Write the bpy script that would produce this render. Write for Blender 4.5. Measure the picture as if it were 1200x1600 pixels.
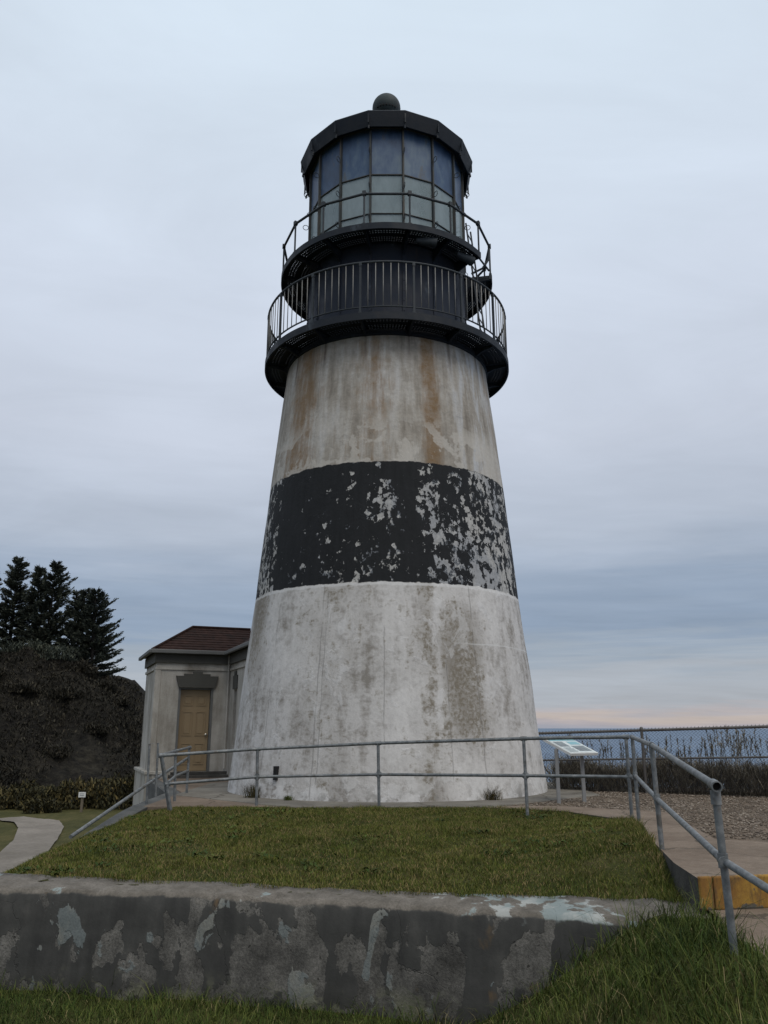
import bpy, bmesh, math, random
import numpy as np
from mathutils import Vector, noise as mnoise

for o in list(bpy.data.objects):
    bpy.data.objects.remove(o, do_unlink=True)
S = bpy.context.scene
COL = S.collection
R = math.radians
PI = math.pi
rng = np.random.default_rng(7)
random.seed(7)

# ------------------------------------------------------------------ camera
CAMZ = 1.15
cam = bpy.data.cameras.new('camera')
cam.sensor_fit = 'VERTICAL'
cam.sensor_height = 24.0
cam.lens = 24.0 * 1248 / 1600
cam.clip_start = 0.05
cam.clip_end = 200000
camo = bpy.data.objects.new('camera', cam)
COL.objects.link(camo)
camo.location = (0, 0, CAMZ)
camo.rotation_euler = (R(90 + 15.1), 0, 0)
S.camera = camo

# ------------------------------------------------------------------ node helper
class NT:
    def __init__(s, tree):
        s.t = tree
        s.n = tree.nodes
        s.l = tree.links
    def put(s, sock, v):
        if v is None:
            return
        if isinstance(v, bpy.types.NodeSocket):
            s.l.new(v, sock)
        elif isinstance(v, (tuple, list)):
            v = tuple(v)
            if sock.type == 'RGBA' and len(v) == 3:
                v = v + (1,)
            sock.default_value = v
        else:
            if sock.type == 'RGBA':
                v = (v, v, v, 1)
            elif sock.type == 'VECTOR':
                v = (v, v, v)
            sock.default_value = v
    def m(s, op, a, b=None, c=None, clamp=False):
        nd = s.n.new('ShaderNodeMath'); nd.operation = op; nd.use_clamp = clamp
        s.put(nd.inputs[0], a); s.put(nd.inputs[1], b); s.put(nd.inputs[2], c)
        return nd.outputs[0]
    def add(s, a, b): return s.m('ADD', a, b)
    def sub(s, a, b): return s.m('SUBTRACT', a, b)
    def mul(s, a, b): return s.m('MULTIPLY', a, b)
    def vm(s, op, a, b=None):
        nd = s.n.new('ShaderNodeVectorMath'); nd.operation = op
        s.put(nd.inputs[0], a); s.put(nd.inputs[1], b)
        return nd.outputs[0]
    def coord(s, kind='Object'):
        return s.n.new('ShaderNodeTexCoord').outputs[kind]
    def pos(s):
        return s.n.new('ShaderNodeNewGeometry').outputs['Position']
    def sep(s, v):
        nd = s.n.new('ShaderNodeSeparateXYZ'); s.put(nd.inputs[0], v)
        return nd.outputs[0], nd.outputs[1], nd.outputs[2]
    def comb(s, x, y, z):
        nd = s.n.new('ShaderNodeCombineXYZ')
        s.put(nd.inputs[0], x); s.put(nd.inputs[1], y); s.put(nd.inputs[2], z)
        return nd.outputs[0]
    def noise(s, v, scale, detail=4, rough=0.55, dist=0.0, color=False):
        nd = s.n.new('ShaderNodeTexNoise')
        s.put(nd.inputs['Vector'], v)
        nd.inputs['Scale'].default_value = scale
        nd.inputs['Detail'].default_value = detail
        nd.inputs['Roughness'].default_value = rough
        nd.inputs['Distortion'].default_value = dist
        return nd.outputs['Color' if color else 'Fac']
    def vor(s, v, scale, feature='F1', out='Distance'):
        nd = s.n.new('ShaderNodeTexVoronoi'); nd.feature = feature
        s.put(nd.inputs['Vector'], v); nd.inputs['Scale'].default_value = scale
        return nd.outputs[out]
    def ramp(s, fac, stops, interp='LINEAR'):
        nd = s.n.new('ShaderNodeValToRGB'); s.put(nd.inputs[0], fac)
        cr = nd.color_ramp; cr.interpolation = interp
        while len(cr.elements) < len(stops):
            cr.elements.new(0.5)
        for e, (p, c) in zip(cr.elements, stops):
            e.position = p
            if not isinstance(c, (tuple, list)):
                c = (c, c, c)
            e.color = tuple(c) + (1,)
        return nd.outputs[0]
    def step(s, v, lo, hi):
        nd = s.n.new('ShaderNodeMapRange'); nd.interpolation_type = 'SMOOTHSTEP'
        s.put(nd.inputs['Value'], v)
        nd.inputs['From Min'].default_value = lo; nd.inputs['From Max'].default_value = hi
        return nd.outputs[0]
    def mix(s, f, a, b, blend='MIX'):
        nd = s.n.new('ShaderNodeMix'); nd.data_type = 'RGBA'; nd.blend_type = blend
        s.put(nd.inputs[0], f); s.put(nd.inputs[6], a); s.put(nd.inputs[7], b)
        return nd.outputs[2]
    def bump(s, h, strength=0.5, dist=0.01):
        nd = s.n.new('ShaderNodeBump'); s.put(nd.inputs['Height'], h)
        nd.inputs['Strength'].default_value = strength
        nd.inputs['Distance'].default_value = dist
        return nd.outputs[0]
    def attr(s, name, out='Fac'):
        nd = s.n.new('ShaderNodeAttribute'); nd.attribute_name = name
        return nd.outputs[out]
    def gauss(s, v, c, w):
        d = s.mul(s.sub(v, c), 1.0 / w)
        return s.m('POWER', 2.718, s.mul(s.mul(d, d), -1.0))

# ------------------------------------------------------------------ world
SUN_EL, SUN_AZ = R(56), R(150)          # azimuth measured clockwise from +Y
w = bpy.data.worlds.new('World'); S.world = w; w.use_nodes = True
t = NT(w.node_tree)
bg = w.node_tree.nodes['Background']
sky = t.n.new('ShaderNodeTexSky'); sky.sky_type = 'NISHITA'; sky.sun_disc = False
sky.sun_elevation = SUN_EL; sky.sun_rotation = SUN_AZ; sky.altitude = 60
g = t.vm('NORMALIZE', t.coord('Generated'))
gx, gy, gz = t.sep(g)
# cloud sheet seen in perspective: project the view direction on a plane overhead
den = t.add(t.m('MAXIMUM', gz, 0.0), 0.10)
pl = t.comb(t.m('DIVIDE', gx, den), t.m('DIVIDE', gy, den), 0.0)
n1 = t.noise(t.vm('MULTIPLY', pl, (0.55, 0.9, 1)), 1.0, 6, 0.55, 0.4)
n2 = t.noise(t.vm('MULTIPLY', g, (1.3, 1.3, 15.0)), 2.6, 6, 0.58, 0.6)
n3w = t.noise(t.vm('MULTIPLY', g, (2.2, 2.2, 42.0)), 2.0, 5, 0.6, 0.4)
el = t.add(gz, t.mul(t.sub(n2, 0.5), t.add(0.022, t.mul(t.gauss(gz, 0.13, 0.09), 0.075))))
el = t.add(el, t.mul(t.sub(n3w, 0.5), t.add(0.006, t.mul(t.gauss(gz, 0.09, 0.055), 0.085))))
el = t.add(el, t.mul(t.sub(n1, 0.5), t.mul(t.m('MAXIMUM', gz, 0.0), 0.30)))
base = t.ramp(t.m('MAXIMUM', el, 0.0), [
    (0.000, (0.36, 0.37, 0.43)), (0.007, (0.43, 0.40, 0.43)), (0.013, (0.57, 0.49, 0.44)), (0.019, (0.48, 0.45, 0.47)), (0.028, (0.42, 0.45, 0.50)),
    (0.060, (0.42, 0.46, 0.52)), (0.085, (0.36, 0.42, 0.50)), (0.120, (0.28, 0.355, 0.47)), (0.165, (0.33, 0.405, 0.52)),
    (0.230, (0.48, 0.54, 0.64)), (0.340, (0.60, 0.655, 0.76)), (0.500, (0.67, 0.74, 0.855)),
    (0.760, (0.72, 0.83, 0.94)), (1.000, (0.70, 0.79, 0.90))])
n4 = t.noise(t.vm('MULTIPLY', pl, (0.8, 1.5, 1)), 1.7, 6, 0.6, 0.8)
soft = t.ramp(t.add(t.mul(n1, 0.6), t.mul(n4, 0.4)), [(0.30, 0.88), (0.70, 1.10)])
cl = t.mix(1.0, base, soft, 'MULTIPLY')
blue = t.mix(1.0, sky.outputs[0], (0.09, 0.09, 0.09), 'MULTIPLY')
t.put(bg.inputs[0], t.mix(0.94, blue, cl))
bg.inputs[1].default_value = 1.0

sun = bpy.data.lights.new('sun', 'SUN')
sun.energy = 1.5; sun.angle = R(40); sun.color = (1.0, 0.92, 0.80)
suno = bpy.data.objects.new('sun', sun); COL.objects.link(suno)
suno.location = (20, -20, 30)
d = Vector((math.cos(SUN_EL) * math.sin(SUN_AZ), math.cos(SUN_EL) * math.cos(SUN_AZ), math.sin(SUN_EL)))
suno.rotation_euler = d.to_track_quat('Z', 'Y').to_euler()

S.view_settings.view_transform = 'Standard'
S.view_settings.look = 'None'
S.view_settings.exposure = 0.0
S.view_settings.gamma = 1.0
S.view_settings.use_curve_mapping = False
S.cycles.max_bounces = 6
S.cycles.transparent_max_bounces = 12

# ------------------------------------------------------------------ object helpers
def root_of(p):
    while p.parent is not None:
        p = p.parent
    return p

def mesh(verts, faces, mats=None, smooth=False, name='mesh'):
    me = bpy.data.meshes.new(name)
    me.from_pydata([tuple(v) for v in verts], [], faces)
    me.update()
    if smooth:
        me.polygons.foreach_set('use_smooth', [True] * len(me.polygons))
    if mats is not None:
        for mm in (mats if isinstance(mats, (list, tuple)) else [mats]):
            me.materials.append(mm)
    return me

def link(name, me, parent=None, loc=None, rotz=0.0, label=None, cat=None, group=None, kind=None, scale=None):
    o = bpy.data.objects.new(name, me)
    COL.objects.link(o)
    if parent is not None:
        o.parent = parent
    if loc is not None:
        o.location = loc
    if rotz:
        o.rotation_euler = (0, 0, rotz)
    if scale:
        o.scale = scale
    if label: o['label'] = label
    if cat: o['category'] = cat
    if group: o['group'] = group
    if kind: o['kind'] = kind
    return o

def thing(name, label, cat, loc, group=None):
    o = link(name, None, None, loc, 0, label, cat, group)
    o.empty_display_size = 0.3
    return o

class MB:
    """collects shapes given in WORLD coordinates into one mesh"""
    def __init__(s):
        s.v = []; s.f = []; s.mi = []
    def add(s, v, f, mi=0):
        k = len(s.v); s.v += [tuple(a) for a in v]
        s.f += [tuple(k + i for i in q) for q in f]; s.mi += [mi] * len(f)
        return s
    def box(s, c, h, ax=None, mi=0):
        c = Vector(c)
        ax = [Vector(a) for a in (ax or ((1, 0, 0), (0, 1, 0), (0, 0, 1)))]
        vs = [c + ax[0] * (h[0] * i) + ax[1] * (h[1] * j) + ax[2] * (h[2] * k)
              for k in (-1, 1) for j in (-1, 1) for i in (-1, 1)]
        return s.add(vs, [(0, 2, 3, 1), (4, 5, 7, 6), (0, 1, 5, 4), (2, 6, 7, 3), (0, 4, 6, 2), (1, 3, 7, 5)], mi)
    def tube(s, pts, r, n=8, closed=False, cap=True, mi=0):
        P = [Vector(p) for p in pts]; k = len(P)
        rr = r if isinstance(r, (list, tuple)) else [r] * k
        tang = []
        for i in range(k):
            a = P[(i - 1) % k] if (closed or i > 0) else P[i]
            b = P[(i + 1) % k] if (closed or i < k - 1) else P[i]
            tang.append((b - a).normalized())
        t0 = tang[0]
        up = Vector((0, 0, 1)) if abs(t0.z) < 0.9 else Vector((1, 0, 0))
        nrm = (up - t0 * up.dot(t0)).normalized()
        vs = []
        for i in range(k):
            tt = tang[i]
            nrm = (nrm - tt * nrm.dot(tt)).normalized()
            bi = tt.cross(nrm)
            for j in range(n):
                a = 2 * PI * j / n
                vs.append(P[i] + (nrm * math.cos(a) + bi * math.sin(a)) * rr[i])
        fs = []
        for i in range(k if closed else k - 1):
            i2 = (i + 1) % k
            for j in range(n):
                fs.append((i * n + j, i * n + (j + 1) % n, i2 * n + (j + 1) % n, i2 * n + j))
        if cap and not closed:
            fs.append(tuple(range(n - 1, -1, -1))); fs.append(tuple((k - 1) * n + j for j in range(n)))
        return s.add(vs, fs, mi)
    def prism(s, poly, z0, z1, mi=0):
        """vertical prism; z0/z1 may be callables of (x,y)"""
        n = len(poly)
        f0 = z0 if callable(z0) else (lambda x, y: z0)
        f1 = z1 if callable(z1) else (lambda x, y: z1)
        vs = [(x, y, f0(x, y)) for x, y in poly] + [(x, y, f1(x, y)) for x, y in poly]
        fs = [tuple(range(n - 1, -1, -1)), tuple(range(n, 2 * n))]
        fs += [(i, (i + 1) % n, n + (i + 1) % n, n + i) for i in range(n)]
        return s.add(vs, fs, mi)
    def lathe(s, c, prof, n=64, mi=0, cap=False, a0=0.0):
        vs = []; fs = []
        for (r, z) in prof:
            for j in range(n):
                a = a0 + 2 * PI * j / n
                vs.append((c[0] + r * math.sin(a), c[1] - r * math.cos(a), c[2] + z))
        for i in range(len(prof) - 1):
            for j in range(n):
                fs.append((i * n + j, i * n + (j + 1) % n, (i + 1) * n + (j + 1) % n, (i + 1) * n + j))
        if cap:
            fs.append(tuple(range(n - 1, -1, -1)))
            fs.append(tuple((len(prof) - 1) * n + j for j in range(n)))
        return s.add(vs, fs, mi)
    def make(s, name, mats, parent=None, smooth=False, bevel=0.0, origin=None, **kw):
        off = Vector((0, 0, 0))
        if parent is not None:
            off = Vector(root_of(parent).location)
            loc = None
        else:
            loc = origin; off = Vector(origin) if origin is not None else off
        vs = [(v[0] - off.x, v[1] - off.y, v[2] - off.z) for v in s.v]
        me = mesh(vs, s.f, mats, smooth, name)
        if len(set(s.mi)) > 1:
            me.polygons.foreach_set('material_index', s.mi)
        o = link(name, me, parent, loc, **kw)
        if bevel:
            b = o.modifiers.new('bevel', 'BEVEL'); b.width = bevel; b.segments = 2; b.limit_method = 'ANGLE'
        if smooth:
            try:
                me.set_sharp_from_angle(angle=R(40))
            except Exception:
                pass
        return o

def fastmesh(name, V, nper, mat, attrs=None, F=None):
    """V (n,k,3) array of n polygons strips: F list of index tuples inside one piece"""
    n = V.shape[0]; k = V.shape[1]
    me = bpy.data.meshes.new(name)
    me.vertices.add(n * k)
    me.vertices.foreach_set('co', V.reshape(-1).astype(np.float32))
    base = (np.arange(n) * k)[:, None]
    idx = []; tot = []
    loops = np.concatenate([base + np.array(f)[None, :] for f in F], axis=1).reshape(-1)
    tot = np.tile(np.array([len(f) for f in F]), n)
    me.loops.add(len(loops)); me.loops.foreach_set('vertex_index', loops.astype(np.int32))
    me.polygons.add(len(tot))
    st = np.concatenate([[0], np.cumsum(tot)[:-1]])
    me.polygons.foreach_set('loop_start', st.astype(np.int32))
    me.polygons.foreach_set('loop_total', tot.astype(np.int32))
    if attrs:
        for an, arr in attrs.items():
            a = me.attributes.new(an, 'FLOAT', 'POINT')
            a.data.foreach_set('value', np.repeat(arr, k).astype(np.float32))
    me.materials.append(mat)
    me.update(); me.validate()
    return me

# ------------------------------------------------------------------ materials
def mat(name):
    m = bpy.data.materials.new(name); m.use_nodes = True
    t = NT(m.node_tree); b = m.node_tree.nodes['Principled BSDF']
    return m, t, b

def plain(name, col, rough=0.6, var=0.15, scale=6.0, metal=0.0, bump=0.0, dirt=None, dirt_amt=0.5, spec=0.5):
    m, t, b = mat(name)
    p = t.pos()
    n = t.noise(p, scale, 5, 0.6)
    c = t.mix(1.0, col, t.ramp(n, [(0.25, 1 - var), (0.75, 1 + var)]), 'MULTIPLY')
    if dirt is not None:
        n2 = t.noise(t.vm('MULTIPLY', p, (1, 1, 0.35)), scale * 0.45, 6, 0.65)
        c = t.mix(t.mul(t.step(n2, 0.48, 0.68), dirt_amt), c, dirt)
    t.put(b.inputs['Base Color'], c)
    b.inputs['Metallic'].default_value = metal
    b.inputs['Specular IOR Level'].default_value = spec
    t.put(b.inputs['Roughness'], t.ramp(n, [(0.2, max(rough - 0.12, 0)), (0.8, min(rough + 0.12, 1))]))
    if bump:
        t.put(b.inputs['Normal'], t.bump(t.noise(p, scale * 5, 5, 0.65), 0.6, bump))
    return m

def tower_material():
    m, t, b = mat('tower_paint')
    o = t.coord('Object'); x, y, z = t.sep(o)
    th = t.m('ARCTAN2', x, t.mul(y, -1.0))
    big = t.noise(t.vm('MULTIPLY', o, (1, 1, 0.55)), 1.0, 7, 0.62)
    mid = t.noise(t.vm('MULTIPLY', o, (1, 1, 0.7)), 3.2, 7, 0.66, 0.3)
    fine = t.noise(o, 16.0, 5, 0.65)
    streak = t.noise(t.vm('MULTIPLY', o, (1, 1, 0.10)), 5.0, 6, 0.6)
    streak2 = t.noise(t.vm('MULTIPLY', o, (1, 1, 0.05)), 11.0, 4, 0.6)
    # ---- lower whitewash
    lo = t.add(t.sub(t.add(t.mul(big, 0.80), t.mul(streak, 0.45)), 0.135), t.mul(t.sub(mid, 0.5), 0.55))
    sm = t.noise(t.vm('MULTIPLY', o, (1, 1, 1.6)), 7.0, 7, 0.7, 0.5)
    lo = t.add(lo, t.mul(t.sub(sm, 0.5), 0.55))
    low = t.ramp(lo, [(0.30, (0.25, 0.23, 0.205)), (0.41, (0.39, 0.37, 0.35)), (0.50, (0.50, 0.482, 0.465)), (0.66, (0.595, 0.577, 0.56))])
    # brown mottled stain patches
    s1 = t.mul(t.gauss(th, 0.47, 0.17), t.mul(t.step(z, 0.3, 1.3), t.sub(1.0, t.step(z, 2.9, 3.6))))
    s1 = t.m('MAXIMUM', s1, t.mul(t.gauss(th, -1.12, 0.22), t.step(z, 0.8, 3.3)))
    s1 = t.m('MAXIMUM', s1, t.mul(0.35, t.gauss(th, -0.35, 0.3)))
    s1 = t.m('MAXIMUM', s1, t.mul(0.6, t.gauss(th, 0.25, 0.12)))
    stm = t.step(t.add(t.add(t.mul(mid, 0.5), t.add(t.mul(streak, 0.40), t.mul(sm, 0.45))), t.mul(s1, 0.26)), 0.75, 0.90)
    low = t.mix(t.mul(stm, t.ramp(fine, [(0.35, 0.35), (0.6, 0.95)])), low, (0.17, 0.145, 0.108))
    # pale new-paint patches
    pat = t.step(t.noise(t.vm('MULTIPLY', o, (1, 1, 0.8)), 1.7, 7, 0.66, 0.6), 0.57, 0.63)
    low = t.mix(t.mul(pat, 0.45), low, (0.62, 0.61, 0.605))
    # flaked bright foot
    foot = t.mul(t.sub(1.0, t.step(z, 0.10, 0.55)), t.step(t.noise(o, 2.6, 6, 0.65), 0.46, 0.52))
    low = t.mix(t.mul(foot, 0.7), low, (0.64, 0.63, 0.62))
    footd = t.mul(t.sub(1.0, t.step(z, 0.02, 0.30)), t.step(t.noise(o, 3.3, 6, 0.65), 0.50, 0.60))
    low = t.mix(t.mul(footd, 0.6), low, (0.20, 0.19, 0.17))
    # ---- upper: beige, streaked with rust
    up = t.ramp(t.add(t.mul(streak, 0.6), t.mul(big, 0.4)), [(0.36, (0.20, 0.175, 0.145)), (0.47, (0.315, 0.285, 0.245)), (0.56, (0.405, 0.38, 0.345)), (0.68, (0.49, 0.475, 0.46))])
    up = t.mix(1.0, up, t.ramp(sm, [(0.3, 0.82), (0.7, 1.14)]), 'MULTIPLY')
    rb = t.m('MAXIMUM', t.gauss(th, 0.37, 0.09), t.mul(0.75, t.gauss(th, -0.80, 0.22)))
    rb = t.m('MAXIMUM', rb, t.mul(0.55, t.gauss(th, -0.12, 0.2)))
    rb = t.m('MAXIMUM', rb, t.mul(0.5, t.gauss(th, 1.15, 0.1)))
    rm = t.step(t.add(t.add(t.mul(streak2, 0.4), t.mul(mid, 0.45)), t.mul(rb, 0.40)), 0.52, 0.78)
    up = t.mix(t.mul(rm, t.ramp(sm, [(0.3, 0.50), (0.62, 0.95)])), up, (0.185, 0.112, 0.052))
    bl = t.mul(t.gauss(th, 0.85, 0.25), t.step(streak, 0.5, 0.62))
    up = t.mix(t.mul(bl, 0.6), up, (0.47, 0.49, 0.52))
    cream = t.mul(t.sub(1.0, t.step(z, 6.35, 7.0)), t.step(t.noise(o, 1.25, 6, 0.55, 0.5), 0.50, 0.525))
    up = t.mix(t.mul(cream, 0.7), up, (0.47, 0.44, 0.395))
    # drips under each gallery bracket
    dr = t.m('POWER', t.m('MAXIMUM', t.m('COSINE', t.sub(t.mul(th, 16.0), PI)), 0.0), 26.0)
    dr = t.mul(dr, t.mul(t.step(t.add(z, t.mul(streak, 1.6)), 8.5, 9.3), t.step(streak, 0.35, 0.6)))
    up = t.mix(t.mul(dr, 0.85), up, (0.085, 0.055, 0.04))
    topd = t.step(t.add(z, t.mul(t.sub(streak, 0.5), 1.4)), 8.35, 8.85)
    up = t.mix(t.mul(topd, 0.35), up, (0.16, 0.14, 0.12))
    zb = t.add(z, t.mul(t.sub(t.noise(o, 6.0, 5, 0.6), 0.5), 0.09))
    col = t.mix(t.step(z, 4.6, 4.7), low, up)
    # ---- black band and its peeling
    band = t.mul(t.step(zb, 3.575, 3.59), t.sub(1.0, t.step(zb, 5.845, 5.86)))
    bias = t.ramp(t.m('MULTIPLY_ADD', th, 0.3125, 0.5), [
        (0.00, 0.66), (0.15, 0.68), (0.175, 0.56), (0.20, 0.66), (0.225, 0.20), (0.30, 0.16), (0.38, 0.26), (0.43, 0.33), (0.48, 0.40), (0.505, 0.58), (0.53, 0.36),
        (0.56, 0.30), (0.60, 0.63), (0.635, 0.40), (0.68, 0.60), (0.74, 0.68), (0.80, 0.60), (1.0, 0.66)])
    zl = t.mul(t.gauss(z, 3.95, 0.45), 0.035)
    pf = t.noise(t.vm('MULTIPLY', o, (1, 1, 0.8)), 6.5, 9, 0.70, 0.15)
    flk = t.vor(t.vm('ADD', t.vm('MULTIPLY', o, (1, 1, 0.85)), t.vm('MULTIPLY', t.noise(o, 9.0, 3, color=True), (0.09, 0.09, 0.09))), 11.0, 'F1', 'Color')
    flk = t.sep(flk)[0]
    run = t.noise(t.vm('MULTIPLY', o, (1, 1, 0.22)), 3.4, 4, 0.55)
    bigp = t.noise(t.vm('ADD', o, (3.0, 1.0, 0.5)), 1.5, 3, 0.5)
    spk = t.noise(o, 24.0, 3, 0.6)
    pl_ = t.add(t.add(t.add(t.mul(pf, 0.66), t.add(t.mul(t.sub(bigp, 0.5), 0.22), t.mul(spk, 0.15))), t.add(t.mul(flk, 0.16), t.mul(t.sub(run, 0.5), 0.42))), t.add(t.mul(t.sub(bias, 0.4), 0.30), t.add(zl, -0.008)))
    peel = t.step(pl_, 0.562, 0.574)
    blk = t.ramp(t.add(t.mul(streak2, 0.5), t.mul(mid, 0.5)), [(0.3, (0.008, 0.009, 0.010)), (0.62, (0.015, 0.016, 0.018)), (0.8, (0.034, 0.035, 0.037))])
    und = t.mix(t.step(big, 0.46, 0.62), (0.40, 0.39, 0.37), (0.31, 0.315, 0.325))
    und = t.mix(1.0, und, t.ramp(fine, [(0.25, 0.75), (0.75, 1.15)]), 'MULTIPLY')
    half = t.step(pl_, 0.60, 0.615)
    und = t.mix(t.mul(t.sub(1.0, half), t.step(t.noise(o, 2.0, 3), 0.5, 0.56)), und, (0.13, 0.14, 0.155))
    bcol = t.mix(peel, blk, und)
    col = t.mix(band, col, bcol)
    # thin white drip lip at the lower edge of the band
    lip = t.mul(t.step(zb, 3.52, 3.535), t.sub(1.0, t.step(zb, 3.57, 3.58)))
    col = t.mix(t.mul(lip, 0.6), col, (0.66, 0.65, 0.64))
    # ---- vertical joints and cracks
    wob = t.mul(t.sub(t.noise(o, 3.0, 4), 0.5), 0.022)
    thw = t.add(th, wob)
    for c0, z0, z1, wd in ((-0.02, 0.6, 2.75, 0.0032), (-0.425, 0.0, 3.5, 0.0038), (-0.395, 0.2, 3.4, 0.003), (0.57, 0.0, 3.5, 0.004), (-0.80, 0.4, 3.2, 0.003), (0.36, 0.3, 2.2, 0.0025), (-0.62, 6.0, 8.6, 0.004)):
        ln = t.mul(t.gauss(thw, c0, wd), t.mul(t.step(z, z0, z0 + 0.1), t.sub(1.0, t.step(z, z1, z1 + 0.1))))
        ln = t.mul(ln, t.step(t.noise(o, 1.9, 3), 0.30, 0.52))
        col = t.mix(t.mul(ln, 0.55), col, (0.15, 0.14, 0.13))
    hj = t.mul(t.gauss(t.add(z, t.mul(wob, 1.5)), 2.55, 0.012), t.step(th, 0.35, 0.6))
    col = t.mix(t.mul(hj, 0.5), col, (0.66, 0.66, 0.65))
    col = t.mix(1.0, col, t.ramp(fine, [(0.25, 0.90), (0.75, 1.08)]), 'MULTIPLY')
    t.put(b.inputs['Base Color'], col)
    b.inputs['Roughness'].default_value = 0.8
    b.inputs['Specular IOR Level'].default_value = 0.25
    h = t.add(t.mul(t.mul(band, peel), -0.5), t.add(t.mul(fine, 0.22), t.mul(mid, 0.8)))
    h = t.add(h, t.mul(t.add(pat, foot), 0.18))
    t.put(b.inputs['Normal'], t.bump(h, 0.55, 0.03))
    return m

def concrete(name, c1, c2, scale=2.0, stain=(0.09, 0.08, 0.065), amt=0.4, agg=0.0, crack=0.0):
    m, t, b = mat(name)
    p = t.pos()
    n = t.noise(p, scale, 7, 0.62)
    f = t.noise(p, scale * 14, 4, 0.7)
    c = t.mix(t.step(n, 0.35, 0.65), c1, c2)
    c = t.mix(t.mul(t.step(t.noise(p, scale * 0.6, 6, 0.65), 0.5, 0.68), amt), c, stain)
    c = t.mix(1.0, c, t.ramp(f, [(0.25, 0.78), (0.75, 1.2)]), 'MULTIPLY')
    if crack:
        dv = t.vm('ADD', p, t.vm('MULTIPLY', t.noise(p, 1.6, 5, 0.6, color=True), (0.5, 0.5, 0.5)))
        ck = t.sub(1.0, t.step(t.vor(dv, crack, 'DISTANCE_TO_EDGE'), 0.003, 0.010))
        c = t.mix(t.mul(ck, 0.7), c, (0.04, 0.034, 0.026))
    if agg:
        c = t.mix(t.mul(t.step(t.vor(p, 60.0), 0.30, 0.15), agg), c, (0.30, 0.27, 0.23))
    t.put(b.inputs['Base Color'], c)
    b.inputs['Roughness'].default_value = 0.9
    b.inputs['Specular IOR Level'].default_value = 0.2
    t.put(b.inputs['Normal'], t.bump(t.add(t.mul(n, 1.5), f), 0.5, 0.012))
    return m

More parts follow.
